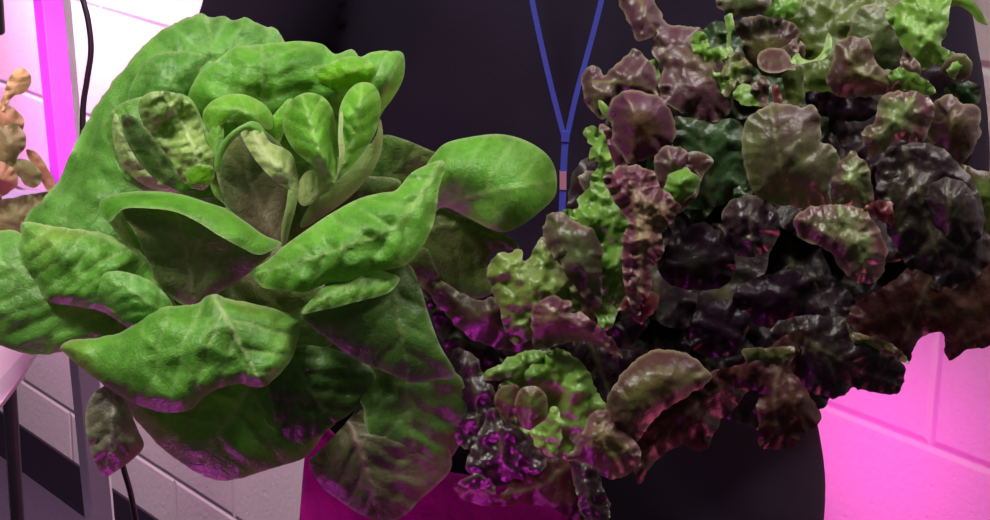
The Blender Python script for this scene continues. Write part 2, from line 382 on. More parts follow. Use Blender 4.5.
# right paddle leaf
L(GA, S(-20, '396,250,-60 410,210,-44 424,170,-20 434,154,-16 446,143,-14 470,137,-14 498,134,-16 522,139,-20 542,150,-26 553,163,-34 557,180,-38 555,196,-30 542,210,-20 524,224,-12 506,232,-10 490,229,-8 468,218,-18 440,208,-28 420,240,-50',
          '480,160,0 510,170,2 520,200,4 480,200,-6 450,175,0', '400,240 440,208 490,192 556,180', vs=33, vk=.9, vd=-2.5, puff=3, nz=4, nsc=50, curl=8, cw=8, step=3.2))
L(GD, S(-62, '400,235,0 430,205,4 452,212,6 480,222,6 500,232,2 514,240,0 519,250,-4 500,250,-2 486,262,-8 495,290,-14 470,300,-20 430,300,-20 405,275,-10',
          '460,240,0', '405,240 455,225 515,247', vs=22, puff=2, nz=6, curl=5), label='deeply shaded green leaf')
L(GD, S(-30, '398,262,0 410,250,6 426,248,8 432,258,4 440,275,-2 452,288,-8 440,292,-14 424,280,-6 412,276,0 404,272,0', '', '', nz=3, curl=4, step=2.6))
# folded leaf, lower right
L([GD, GA], S(24, '300,313,6 312,300,6 350,275,0 402,262,-14 418,280,-16 428,312,-16 440,345,-20 456,375,-26 436,380,-32 412,383,-30 392,375,-24 366,364,-20 342,350,-14 322,335,-4 308,325,2',
          '360,310,0 390,340,-12 340,325,0', '402,262 396,300 410,380', vs=30, puff=3, nz=6, nsc=34, curl=4),
      S(44, '302,314,-12 308,303,-10 322,288,-10 336,276,-16 352,267,-22 370,267,-24 386,272,-26 400,278,-26 390,292,-14 372,298,-8 352,303,-4 334,308,-2 318,311,-4',
          '350,284,-8', '400,277 350,283 304,312', vs=18, puff=3, nz=4, nsc=20, curl=5, cw=5, step=2.8), label='folded leaf with bright upper half')
# far left leaves
L(GB, S(-40, '-30,240,-20 -6,232,-14 14,230,-10 30,240,-6 60,262,0 100,290,6 150,305,2 170,335,-6 130,352,-2 96,350,2 84,346,4 62,352,4 40,355,4 20,352,2 0,345,0 -26,332,-2',
          '10,270,4 50,310,10 20,320,8', '130,318 60,290 -20,255', vs=24, puff=4, nz=8, nsc=26, curl=9, cw=8, step=3.4, jag=1))
L(GO, S(-14, '23,222,-10 58,227,-4 88,230,0 112,236,2 132,246,2 150,262,-4 168,290,-8 176,312,-8 150,324,-2 128,326,2 104,312,4 84,308,6 66,305,4 50,302,2 40,292,0 36,280,-2 24,264,-4 19,250,-8 22,236,-10',
          '60,250,10 100,262,14 70,282,8 120,290,8', '150,258 90,232 24,222', vs=21, puff=4, nz=8, nsc=22, curl=15, cw=6, step=3, jag=1.2), label='leaf with pale midrib and lilac lobes')
L(GB, S(6, '90,290,-6 98,277,-2 112,271,2 130,273,4 152,282,4 170,300,0 176,318,-6 160,328,-6 140,330,-6 126,327,-8 114,314,-6 104,306,-8 94,300,-8',
          '128,292,10 145,308,8', '170,320 130,290 104,280', vs=18, puff=3, nz=5, nsc=20, curl=7, cw=6, step=2.8))
# lower leaves
L(GO, S(-26, '112,384,-6 128,386,0 160,380,0 205,370,6 250,360,8 285,348,8 300,345,4 320,347,0 350,355,-6 375,372,-12 371,390,-14 352,410,-12 328,430,-12 306,457,-14 280,466,-15 252,475,-16 225,481,-17 204,476,-16 186,466,-14 164,450,-12 145,430,-10 130,414,-8 118,400,-6',
          '200,420,6 260,410,8 300,390,6 160,410,2 240,445,2', '285,345 240,400 200,470', vs=30, vk=.2, vd=3, puff=4, nz=7, nsc=36, curl=9, cw=9, step=3.8, jag=1))
L(GD, S(-8, '268,368,0 285,356,4 298,345,4 322,347,2 350,354,-4 375,373,-12 372,392,-14 350,414,-16 334,424,-18 312,440,-20 285,440,-18 272,410,-8',
          '310,380,0 330,395,-6', '288,352 310,390 332,420', vs=22, puff=4, nz=6, nsc=24, curl=7, step=3.2))
L(GO, S(22, '61,348,-22 72,340,-20 96,338,-14 124,331,-8 145,316,-4 165,307,0 196,304,2 204,298,8 214,294,12 226,298,12 250,303,4 278,310,-4 299,320,-14 298,338,-4 292,358,6 278,376,14 260,388,18 240,383,20 218,389,20 206,395,20 192,409,18 172,413,16 150,409,12 124,398,4 100,382,-6 74,362,-16',
          '130,350,4 170,340,14 208,330,22 232,345,22 180,375,20 262,340,14 256,365,20 120,372,2 205,362,26', '214,296 238,340 262,386', vs=28, puff=5, nz=11, nsc=30, curl=24, cw=7, step=2.7, jag=.8), label='large front leaf with brown flecks and lilac rim')
L(GP, S(-20, '114,378,2 104,386,4 92,395,2 86,410,-2 86,430,-6 92,455,-12 104,476,-20 118,470,-16 132,460,-14 144,446,-14 138,430,-10 128,405,0 122,390,4',
          '108,420,8 122,440,2', '114,380 112,430 106,474', vs=20, puff=4, nz=7, nsc=14, curl=5, step=2.8), label='small drooping lilac leaf')
L(GH, S(-34, '309,463,-8 318,452,-4 334,436,2 350,418,6 362,405,8 400,400,4 440,430,-6 452,465,-12 436,486,-14 420,500,-16 404,516,-18 384,522,-20 360,514,-16 340,501,-14 322,487,-12',
          '345,460,6 380,470,4 350,485,-2', '346,416 362,455 382,518', vs=22, puff=3, nz=6, nsc=22, curl=5, step=3, ridge=3), label='hanging brownish leaf with pink midrib')
L(GD, S(-20, '340,372,-10 372,368,-4 400,360,0 455,372,0 466,395,-8 466,420,-14 460,444,-20 444,466,-26 420,482,-28 398,480,-22 386,474,-14 378,456,-8 370,438,-4 364,420,0 362,405,0',
          '400,410,0 430,440,-12', '400,365 410,420 420,480', vs=30, puff=3, nz=9, nsc=26, curl=6, step=3.4))
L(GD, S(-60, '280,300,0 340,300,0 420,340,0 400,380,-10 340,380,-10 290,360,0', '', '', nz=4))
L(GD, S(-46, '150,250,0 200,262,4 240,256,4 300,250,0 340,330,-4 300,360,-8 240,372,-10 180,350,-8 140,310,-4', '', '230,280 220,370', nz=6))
# tissue behind and the thick stem the leaves grow from
for i in range(11):
    a = i/11*2*math.pi+.3; c, s = math.cos(a), math.sin(a)
    cx, cy = 250, 240
    r1 = 150+12*math.sin(3*i)
    pts = []
    for (rr, w, zz) in ((10, -18, -150), (60, -34, -150), (110, -44, -165), (r1-6, -26, -185), (r1, 0, -190), (r1-6, 26, -185), (110, 44, -165), (60, 34, -150), (10, 18, -150)):
        pts.append('%d,%d,%d' % (cx+rr*c-w*s, cy+rr*.92*s+w*c, zz))
    L(GB, S(0, ' '.join(pts), '', '%d,%d %d,%d' % (cx, cy, cx+r1*c, cy+r1*.92*s), step=7, nz=8, puff=3, zs=1.25))
v, f = tube([P(250, 262, 1.21), P(251, 295, 1.23), P(252, 330, 1.25)], [.03, .026, .017], 14)
link('stem', mesh('stem', sub(v, ba.location), f), plain('stem_flesh', (176, 190, 140), .5), ba)
# ------------------------------------------------------------------ red leaf lettuce
def RM(n, c1, c2, red, amt, edge=.5, **k):
    k.setdefault('trans', .15); k.setdefault('rough', .38); k.setdefault('spec', .5); k.setdefault('veinamt', .22); k.setdefault('rimc', (170, 160, 130)); k.setdefault('rscale', 24); k.setdefault('bump', .22)
    va = k.pop('veinamt'); vc = k.pop('vein', (140, 130, 96))
    return leaf_mat(n, c1, c2, vc, va, red=red, redamt=amt, rededge=edge, **k)
RP = RM('red_leaf_purple', (92, 86, 46), (86, 66, 48), (74, 40, 52), .44, .35)
RG = RM('red_leaf_green', (114, 156, 60), (84, 128, 42), (96, 77, 50), -.05, .3, tcol=(128, 185, 60), trans=.22)
RB = RM('red_leaf_bronze', (92, 96, 42), (84, 72, 40), (70, 42, 40), .3, .5)
RO_ = RM('red_leaf_olive', (84, 102, 38), (70, 84, 32), (78, 50, 38), .1, .5)
RD = RM('red_leaf_dark', (42, 42, 24), (36, 26, 26), (34, 17, 28), .5, .3, trans=.05, spec=.35, rimamt=.08)  # leaf's own dark purple, deepened with the shade between the leaves
RK = RM('red_leaf_deep_shade', (28, 32, 20), (26, 22, 22), (30, 14, 26), .5, .3, trans=.04, spec=.2, rimamt=.03)  # near black: shade inside the head put into the leaf colour
RX = RM('red_leaf_glossy', (52, 44, 40), (40, 28, 36), (46, 24, 38), .5, .3, trans=.06, rough=.36, spec=.45, coat=.12, rimamt=.2)
RV = RM('red_leaf_violet', (128, 112, 76), (108, 80, 70), (94, 42, 62), .35, .5)
RR = RM('red_leaf_maroon', (66, 48, 28), (56, 34, 30), (58, 25, 28), .5, .3, trans=.10, spec=.25, tcol=(100, 38, 30), rimc=(110, 60, 56), rimamt=.2)
RC = RM('red_leaf_crimson', (88, 44, 36), (80, 34, 34), (96, 30, 38), .5, .3, rimamt=.2)
RT = RM('red_leaf_greygreen', (84, 100, 54), (68, 78, 46), (82, 58, 56), .15, .5)
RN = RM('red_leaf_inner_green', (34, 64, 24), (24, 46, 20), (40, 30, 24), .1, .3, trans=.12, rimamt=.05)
DR = 1.10
rl = empty('red_leaf_lettuce', tuple(P(745, 240, 1.24)), 'frilly red leaf lettuce with purple, bronze and green leaves, right of the green head', 'lettuce')
def S(z0, *a, **k):
    k.setdefault('nz', 5); k.setdefault('nsc', 24); k.setdefault('ruf', 6); k.setdefault('rf', 27); k.setdefault('rw', 13)
    k.setdefault('puff', 1.3); k.setdefault('vs', 18); k.setdefault('curl', 4); k.setdefault('cw', 5); k.setdefault('jag', 2.6); k.setdefault('jf', 9); k.setdefault('vw', .06); k.setdefault('step', 3.0)
    k.setdefault('zs', 1.45); k.setdefault('vd', 1.0)
    return sheet(DR, z0, *a, **k)
def L(mat, *sheets, **k): return leaf(rl, mat, sheets, **k)

# tissue deep inside, with shade put into its dark colour
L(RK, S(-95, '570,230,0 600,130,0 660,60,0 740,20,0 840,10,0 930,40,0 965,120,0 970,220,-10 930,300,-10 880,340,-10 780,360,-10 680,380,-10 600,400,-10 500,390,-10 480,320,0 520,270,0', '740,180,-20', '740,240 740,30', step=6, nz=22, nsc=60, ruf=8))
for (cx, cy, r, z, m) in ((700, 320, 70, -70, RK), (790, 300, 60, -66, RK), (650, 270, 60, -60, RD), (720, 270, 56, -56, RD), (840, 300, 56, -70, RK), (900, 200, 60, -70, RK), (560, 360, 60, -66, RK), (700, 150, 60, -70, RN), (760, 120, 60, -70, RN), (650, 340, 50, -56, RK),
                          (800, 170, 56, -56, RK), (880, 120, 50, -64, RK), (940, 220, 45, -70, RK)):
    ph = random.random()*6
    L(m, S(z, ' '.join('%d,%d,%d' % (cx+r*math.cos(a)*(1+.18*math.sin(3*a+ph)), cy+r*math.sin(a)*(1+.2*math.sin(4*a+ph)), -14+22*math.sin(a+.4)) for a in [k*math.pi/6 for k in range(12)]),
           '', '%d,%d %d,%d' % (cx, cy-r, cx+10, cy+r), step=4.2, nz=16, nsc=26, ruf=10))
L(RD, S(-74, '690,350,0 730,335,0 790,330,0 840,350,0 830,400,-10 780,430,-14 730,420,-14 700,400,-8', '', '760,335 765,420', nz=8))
# back, upper side
L(RO_, S(-92, '800,110,0 790,60,0 782,25,-4 790,-10,-8 830,-16,-8 870,-14,-8 900,-4,-8 905,20,-6 890,50,0 870,80,0 840,100,0', '830,30,6', '840,100 835,0', nz=12, nsc=18, ruf=8))
L(RG, S(-70, '764,8,0 772,-8,0 800,-14,0 802,4,2 798,14,2 788,20,0 776,18,2 766,14,0', '', '', nz=5, nsc=10, ruf=4, step=2.4))
L(RT, S(-66, '716,4,0 722,-12,0 760,-18,0 772,-4,0 768,8,0 754,15,0 734,17,-2 724,12,0', '745,4,6', '', nz=4, curl=6))
L(RB, S(-84, '735,30,0 744,18,0 765,16,0 788,20,0 800,35,-2 806,55,-4 796,74,-8 770,80,-10 745,70,-8 736,50,-4', '765,42,6', '770,80 765,16', vs=22))
L(RN, S(-72, '690,60,0 704,30,0 720,22,0 738,32,0 746,60,0 760,72,0 764,100,0 740,120,-4 706,112,-4 694,90,0', '720,60,8', '735,120 715,30', nz=10, nsc=12))
L(RG, S(-50, '724,16,0 732,14,2 734,24,2 731,40,2 734,60,0 726,62,0 726,40,0 726,26,0', '', '', ruf=1, step=2.2))
L(RG, S(-46, '690,38,0 698,30,4 706,36,4 712,48,2 722,46,4 727,56,0 718,62,0 712,70,2 730,78,0 738,92,-2 728,100,-4 716,84,0 700,68,0 694,56,0', '', '', nz=8, nsc=9, ruf=6, step=2.2))
L(RO_, S(-44, '728,54,0 742,54,0 750,66,4 752,84,2 744,90,0 736,78,2 732,90,2 724,96,0 722,72,0', '', '', nz=6, nsc=9, ruf=5, step=2.4))
L(RG, S(-34, '733,92,-6 742,84,-2 756,86,0 766,98,0 764,106,0 752,106,2 740,104,0', '', '', nz=5, nsc=8, ruf=4, step=2.2))
L(RB, S(-30, '750,92,0 756,80,4 764,76,2 770,84,2 768,96,0 766,108,0 758,104,0', '', '', nz=4, nsc=8, step=2.2))
L(RC, S(-22, '772,86,0 778,85,2 781,92,2 782,104,0 776,107,0 773,98,0', '', '', nz=2, nsc=8, ruf=1, step=2, jag=.4))
L(RO_, S(-40, '782,76,0 792,68,0 802,62,2 804,80,0 803,104,-2 792,106,-2 784,98,0', '', '', nz=3, nsc=8, ruf=2, step=2.2))
L(RB, S(-30, '757,60,-6 760,52,-10 770,48,-12 782,49,-12 790,56,-8 793,64,-4 796,70,-2 788,70,6 778,73,8 766,72,4 759,67,0', '776,60,-6', '', nz=3, nsc=10, ruf=2, step=2.2, jag=.6), label='small cupped purple leaf')
L(RG, S(-32, '790,62,0 798,52,0 802,58,2 812,60,2 822,52,0 826,38,0 828,32,0 832,40,0 830,52,0 822,60,4 810,62,6 800,64,4', '', '', nz=3, nsc=10, ruf=2, step=2.2, jag=.5))
L(RT, S(-52, '782,48,0 792,42,2 802,34,0 800,46,2 796,56,2 788,56,0', '', '', nz=3, nsc=10, step=2.2))
L(RK, S(-50, '806,92,0 840,94,2 870,96,0 880,110,-2 860,122,-6 830,118,-8 810,110,-4', '', '', nz=6, nsc=12, step=3))
# upper left
L(RP, S(-48, '640,-20,-14 618,-12,-10 621,6,-6 626,18,-4 631,30,0 634,38,2 641,42,4 650,39,4 658,31,4 652,44,0 655,58,0 664,66,0 659,80,4 660,100,8 672,108,8 690,116,6 706,122,2 722,121,0 731,110,-2 732,94,-4 726,72,-6 720,58,-8 712,52,-8 703,42,-8 700,28,-10 686,26,-10 670,24,-12 660,12,-14 652,-4,-16',
          '640,18,4 690,60,8 695,95,12 650,8,0', '640,0 668,60 700,118', vs=15, nz=7, curl=5))
L(RG, S(-52, '600,100,0 590,92,0 594,82,0 652,60,2 658,62,0 660,100,0 640,106,0 620,120,0 614,128,0', '', '', nz=4, nsc=12))
L(RP, S(-40, '583,92,-4 581,80,-4 584,71,-4 593,65,-2 601,70,0 604,75,2 612,68,0 622,60,0 634,48,-4 643,54,-2 650,62,0 656,70,0 657,96,2 640,92,4 622,92,4 608,106,4 604,120,2 594,114,0 586,104,-2',
          '600,90,8 630,75,8', '655,90 620,82 590,82', vs=14, curl=5))
L(RG, S(-30, '598,100,0 604,102,2 612,112,2 618,120,0 616,126,0 606,118,0 600,110,0', '', '', nz=2, ruf=1, step=2, jag=.5))
RPO = RM('red_leaf_purple_orange', (88, 66, 46), (112, 84, 34), (82, 40, 60), .48, .5, vein=(109, 67, 67))
L(RPO, S(-16, '609,116,-8 612,102,-4 620,92,0 632,89,2 645,92,2 658,97,0 668,108,-2 674,122,-8 674,142,-12 662,154,-14 648,158,-10 630,164,-8 620,152,-6 612,134,-8',
          '630,115,10 650,125,6 620,120,2', '632,160 636,120 626,92', vs=18, curl=6), label='purple leaf with orange blotch')
L(RV, S(-36, '600,124,0 612,130,2 618,148,0 628,162,0 620,172,-4 608,158,-4 602,140,0', '', '', nz=4))
L(RN, S(-40, '672,120,0 690,118,2 712,124,2 730,118,0 744,130,-4 746,180,-10 730,200,-14 700,210,-14 680,200,-8 674,160,-4', '700,140,4', '710,205 700,120', vs=16, nz=8))
# lime frill on the left
L(RG, S(-14, '586,140,-4 584,131,-2 592,126,0 601,130,2 606,140,2 612,158,2 622,176,2 634,196,0 640,225,0 640,270,-4 632,300,-8 612,308,-8 602,285,0 594,262,0 584,240,-2 570,226,-2 560,216,0 570,208,2 578,208,2 577,198,0 590,188,0 588,180,0 594,172,0 597,162,-2 590,164,-4 590,152,-2 595,146,0 590,143,-2',
          '598,150,8 606,190,8 596,206,8 615,220,8 600,240,-4 618,265,8', '620,300 615,230 600,160', nz=11, nsc=13, ruf=12, rf=18, vs=13, step=2.6), label='bright green frilly leaf')
L(RT, S(-30, '578,177,0 590,170,2 596,172,2 596,186,0 588,194,0 582,188,0', '', '', nz=2, ruf=1, step=2.2))
L(RV, S(14, '602,180,-4 612,170,0 626,165,2 642,167,2 654,172,0 660,186,0 672,196,2 680,208,0 672,222,-4 662,232,-4 664,248,-4 658,262,-6 650,270,-4 652,286,-6 646,302,-10 638,316,-12 630,306,-6 624,285,-2 622,262,2 622,240,4 628,224,4 618,208,2 610,194,0',
          '632,190,10 648,205,10 640,235,14 642,255,8 636,280,4', '638,305 640,240 628,170', nz=9, nsc=10, ruf=9, rf=15, vs=11, step=2.3), label='violet frilled leaf')
L(RP, S(-4, '654,180,0 654,162,0 660,150,2 672,145,2 684,149,2 692,157,0 698,166,0 696,180,-4 686,196,-8 672,204,-8 660,196,-4', '672,162,8', '676,200 668,148', vs=13, curl=5, step=2.5))
L(RG, S(4, '664,184,-4 672,172,0 684,168,2 696,174,0 699,184,-2 694,194,-6 682,202,-6 672,206,-6 664,198,-4', '682,182,10', '', nz=4, nsc=8, ruf=3, step=2.2))
L(RB, S(-2, '684,168,0 682,156,0 694,151,2 706,154,2 714,162,0 704,174,0 700,186,2 696,198,2 684,210,0 676,214,-2 676,204,0 690,194,4 698,182,2 696,172,0', '', '', nz=2, ruf=2, step=2.2, jag=.5))
# grey green and pale lobes, left middle
L(RG, S(-18, '560,216,0 576,212,2 600,205,2 622,210,0 624,240,-4 604,256,-2 588,246,0 570,232,0', '', '620,240 570,215', nz=6, nsc=12, ruf=7))
L(RT, S(6, '543,236,-6 544,222,-4 550,214,-2 558,211,0 566,215,0 578,222,2 592,230,2 600,244,0 602,262,-4 600,284,-8 602,306,-14 588,302,-12 574,286,-6 560,264,0 548,250,-2',
          '566,232,10 584,260,8 570,250,4', '600,304 575,250 552,216', vs=16, nz=6, curl=6), label='grey green triangular leaf')
RGO = RM('red_leaf_lime_brown', (114, 139, 60), (101, 119, 53), (94, 72, 59), .25, .35, tcol=(138, 186, 64), trans=.2)
L(RGO, S(-12, '488,280,-8 487,270,-6 492,259,-2 502,252,0 512,252,0 521,249,0 524,262,4 532,252,2 538,242,0 544,236,-2 552,250,0 566,272,2 582,292,0 600,308,-8 590,322,-10 560,330,-10 534,340,-12 514,344,-14 505,330,-10 498,305,-4 492,292,-6',
          '510,270,8 530,280,8 550,290,10 520,310,4', '600,308 550,278 520,276 490,270', vs=13, nz=9, nsc=12, ruf=7, step=2.5), label='lime and brown lobed leaf')
RBR = RM('red_leaf_brown', (87, 78, 52), (77, 65, 49), (72, 52, 49), .4, .3)
L(RBR, S(-26, '404,262,-20 424,266,-12 448,284,-6 464,294,0 480,300,4 494,297,4 504,306,2 526,324,0 545,338,-6 530,350,-12 506,350,-14 482,344,-14 460,330,-14 440,308,-14 420,284,-18',
          '490,312,8', '410,264 470,310 530,345', vs=16, nz=6, curl=5), label='brown leaf reaching under the green head')
L(RD, S(-50, '424,290,0 450,310,0 490,340,0 500,370,-4 480,400,-10 462,385,-10 446,350,-6', '', '450,300 470,380', nz=8))
# dark purple fold over the centre
L(RV, S(10, '531,322,-6 532,308,-4 540,300,0 550,296,2 560,298,2 570,302,2 572,312,2 584,314,2 594,322,2 606,332,2 616,344,0 624,358,-6 612,354,-12 598,346,-16 580,342,-18 560,344,-20 544,348,-20 534,346,-16 532,334,-10',
          '556,318,4 580,330,0 560,334,-8', '622,356 580,326 540,304', vs=15, nz=5, curl=4, step=2.4), label='purple folded leaf edged in pale pink')
L(RG, S(-14, '592,302,0 604,300,0 614,306,0 616,318,2 606,332,0 598,322,0', '', '', nz=5, nsc=8, step=2.2))
L(RC, S(0, '616,312,0 622,300,2 630,294,4 642,290,2 656,294,0 658,306,-4 650,316,-6 642,326,-8 634,320,-4 630,308,0 624,310,0', '640,304,6', '', nz=4, nsc=9, ruf=4, step=2.2))
L(RD, S(-24, '612,330,0 624,318,2 640,312,2 650,322,0 640,336,-4 624,352,-8 616,350,-6', '', '', nz=3, step=2.6))
# green heart at the bottom
L(RK, S(-22, '550,345,0 590,340,0 620,350,0 645,350,-6 640,380,-10 612,420,-14 590,400,-10 570,370,-6', '', '590,340 615,410', nz=6))
L(RG, S(-16, '484,374,-4 492,368,-2 504,361,0 520,354,2 536,350,2 552,352,2 560,360,0 545,366,0 530,372,2 512,378,2 496,380,0 486,380,-2', '520,362,4', '555,354 486,377', vs=12, nz=4, nsc=12, ruf=4, step=2.4, curl=6))
L(RG, S(-22, '496,392,0 510,378,4 530,366,6 550,350,8 566,350,6 582,362,4 592,380,0 600,396,0 610,412,-2 602,430,-8 590,450,-14 570,460,-20 548,460,-20 524,440,-14 505,420,-8',
          '575,385,10 545,400,-14 590,400,6 560,430,-10 530,380,8', '562,352 590,390 606,412', vs=13, nz=9, nsc=13, ruf=7, step=2.6, curl=5), label='bright green leaf at the bottom')
L(RO_, S(0, '494,404,-6 496,392,-2 504,386,2 516,384,4 520,396,2 516,410,0 516,424,-4 508,424,-8 500,416,-8', '', '', nz=3, nsc=8, ruf=2, step=2.2))
L(RO_, S(2, '516,398,0 522,388,2 534,386,4 544,392,2 548,404,0 546,418,-4 538,428,-8 528,430,-10 520,424,-8 515,412,-4', '532,404,4', '530,428 530,388', vs=14, nz=2, ruf=1, step=2.2, jag=.6), label='round olive leaf')
L(RG, S(8, '530,430,-6 544,420,0 552,408,4 560,412,4 562,430,2 560,448,-2 552,456,-6 540,450,-6 532,440,-8', '', '', nz=5, nsc=8, ruf=5, step=2.2))
RTW = RM('red_leaf_twisted', (114, 117, 56), (100, 87, 51), (100, 65, 67), .35, .45, trans=.2)
L(RTW, S(18, '562,458,-2 572,450,2 582,434,6 588,418,6 598,410,6 610,410,4 622,424,2 634,440,0 642,455,-4 634,470,-10 620,478,-14 606,478,-14 592,466,-8 576,462,-4',
          '600,430,12 615,450,6 590,450,10', '566,457 600,440 630,450', vs=12, nz=7, nsc=11, ruf=7, step=2.3), label='twisted yellowish leaf with pink edge')
L(RX, S(-6, '570,464,0 582,462,4 596,468,4 602,484,2 608,500,0 610,516,-4 600,526,-8 586,524,-6 578,500,0', '592,490,6', '584,462 592,522', vs=12, nz=5, nsc=10, ruf=4, step=2.4))
L(RT, S(-14, '592,504,0 602,500,2 610,508,0 608,520,-2 596,526,-4', '', '', nz=2, step=2.4))
# glossy purple leaves at the bottom, over the waist
L(RX, S(-28, '452,350,0 474,356,2 486,378,4 498,396,6 500,420,0 486,440,-4 470,450,-6 456,440,-8 448,400,-6', '480,400,6', '470,352 480,440', vs=12, nz=8, nsc=16, ruf=5, step=2.6))
L(RX, S(-16, '470,452,0 480,430,4 490,408,6 500,412,8 514,424,8 528,436,6 540,452,4 546,466,-2 530,478,-6 512,484,-8 492,486,-8 476,480,-6 466,468,-4', '505,440,10 500,465,0', '496,410 505,480', vs=12, nz=9, nsc=14, ruf=5, step=2.4), label='glossy purple crinkled leaf')
L(RR, S(-22, '455,484,-4 470,478,4 486,478,6 494,486,2 500,496,0 520,470,0 546,458,0 570,462,0 578,480,0 586,510,-4 590,526,-8 566,516,-10 548,508,-8 524,504,-8 500,506,-8 480,506,-10 464,500,-10 456,493,-8',
          '540,480,0 560,490,0', '570,464 530,490 460,492', vs=16, nz=5, ruf=4), label='maroon leaf hanging lowest')
L(RX, S(-8, '458,484,-2 466,477,0 480,474,2 490,480,0 496,494,-2 484,490,-6 470,488,-4', '', '', nz=3, nsc=9, ruf=2, step=2.2))
# brown leaf in front, lower centre
L(RB, S(30, '608,420,-8 606,402,-4 612,388,0 620,376,-2 630,366,-6 642,356,-10 656,350,-14 672,350,-14 688,354,-14 702,364,-14 712,378,-16 700,388,-14 684,398,-12 668,408,-10 654,420,-12 644,432,-14 634,443,-18 622,438,-16 612,430,-12',
          '640,385,6 670,375,2 640,405,2', '706,372 650,402 610,410', vs=22, nz=5, nsc=26, ruf=3, curl=6), label='broad brown leaf with rounded tip')
L(RR, S(-2, '626,446,-8 640,434,-2 660,412,4 690,392,6 712,372,4 745,366,2 775,352,0 800,350,-4 792,370,-10 770,386,-10 750,392,-12 738,404,-14 722,420,-16 712,436,-18 706,450,-22 696,452,-22 686,446,-20 672,450,-20 660,458,-22 646,472,-22 640,484,-24 634,474,-18 630,460,-12',
          '680,420,-2 720,390,0', '790,355 710,395 640,460', vs=18, nz=8, nsc=20, ruf=5), label='maroon leaf edging the dark trousers')
L(RR, S(8, '700,385,-10 716,372,-4 745,362,4 770,346,4 790,332,0 805,330,-6 800,350,-8 790,366,-4 800,380,-4 808,394,-6 822,414,-12 816,428,-14 804,432,-16 800,440,-18 794,449,-20 776,450,-20 762,449,-18 758,440,-14 760,426,-10 756,410,-6 758,392,-4 730,388,-8',
          '770,380,6 785,410,2', '800,335 775,385 780,448', vs=18, nz=8, nsc=18, ruf=5))
L(RD, S(-10, '770,330,0 800,316,2 840,318,4 862,335,2 880,350,0 896,358,-4 905,368,-8 904,382,-14 896,394,-18 878,393,-18 860,390,-18 852,387,-16 842,397,-18 822,396,-16 804,388,-14 790,370,-8',
          '840,355,4', '790,330 840,360 896,385', vs=18, nz=6, nsc=20, ruf=4))
L(RO_, S(14, '742,352,0 760,348,2 780,346,2 796,348,0 788,360,-4 766,366,-6 748,362,-4', '', '', nz=4, step=2.6))
# right side
L(RR, S(-16, '846,325,-6 848,314,-4 860,300,0 880,290,4 905,270,6 930,240,4 955,232,2 985,238,0 1020,240,0 1022,330,-14 1000,342,-14 984,348,-14 968,350,-14 958,356,-16 951,361,-18 945,352,-14 944,338,-8 938,332,-6 928,335,-8 916,342,-10 912,352,-14 910,362,-18 898,356,-14 884,349,-10 868,346,-8 854,340,-8',
          '900,310,6 950,290,6 985,300,0', '960,235 930,280 900,350', vs=22, nz=8, nsc=24, ruf=5, jag=2.4), label='large dark leaf at the right with torn edge')
L(RO_, S(-4, '846,322,0 852,330,4 868,336,4 884,340,2 900,350,0 910,364,-6 896,360,-8 878,352,-6 860,346,-4 848,336,-2', '', '', nz=3, step=2.4))
L(RD, S(6, '876,170,0 892,150,4 920,142,6 944,150,4 962,168,2 978,188,0 985,220,-4 990,260,-8 970,280,-12 940,290,-14 910,270,-12 892,240,-6 878,205,0',
          '910,180,10 940,210,8', '905,150 940,260', vs=20, nz=9, nsc=18), label='big dark purple leaf')
L(RX, S(0, '880,175,0 890,165,2 905,175,6 910,190,4 925,205,4 930,222,0 915,228,-4 900,215,-4 886,200,-2', '', '', nz=9, nsc=9, ruf=6, step=2.4))
L(RD, S(20, '924,206,-8 925,192,-4 932,183,0 944,178,2 958,180,2 970,188,0 978,205,-4 984,230,-8 970,245,-14 950,246,-14 934,232,-12 926,218,-10', '950,205,8', '950,244 948,180', vs=18, nz=4, curl=7))
L(RO_, S(-30, '948,158,0 965,165,4 985,172,4 1015,170,0 1020,230,-10 995,240,-10 975,222,-6 962,190,0', '985,195,6', '', nz=4))
L(RB, S(-8, '926,130,-6 930,114,-4 938,98,0 948,95,0 958,99,2 964,104,2 974,104,0 980,114,-2 980,130,-4 976,146,-8 966,160,-12 952,166,-14 938,150,-12 930,142,-10', '952,120,8 965,125,6', '945,160 955,105', vs=18, nz=6, curl=6), label='bronze rounded leaf at the right')
RPG = RM('red_leaf_purple_green', (117, 137, 79), (94, 102, 62), (90, 46, 58), .28, .45, trans=.2, rough=.30)
L(RPG, S(14, '862,140,-6 864,128,-4 874,122,0 878,108,0 880,98,0 888,93,2 900,91,4 914,91,4 926,97,2 934,106,0 933,118,-2 928,130,-6 924,142,-8 912,144,-6 900,140,-4 890,146,-4 884,152,-8 874,157,-12 868,150,-10',
          '905,108,10 895,128,8 878,138,2', '880,152 900,125 915,92', vs=14, nz=7, nsc=12, ruf=5, step=2.4), label='purple and green ruffled leaf')
L(RN, S(-30, '944,90,0 955,84,2 972,82,2 981,88,0 980,102,-4 966,104,-4 950,100,-2', '', '', nz=2, step=2.6))
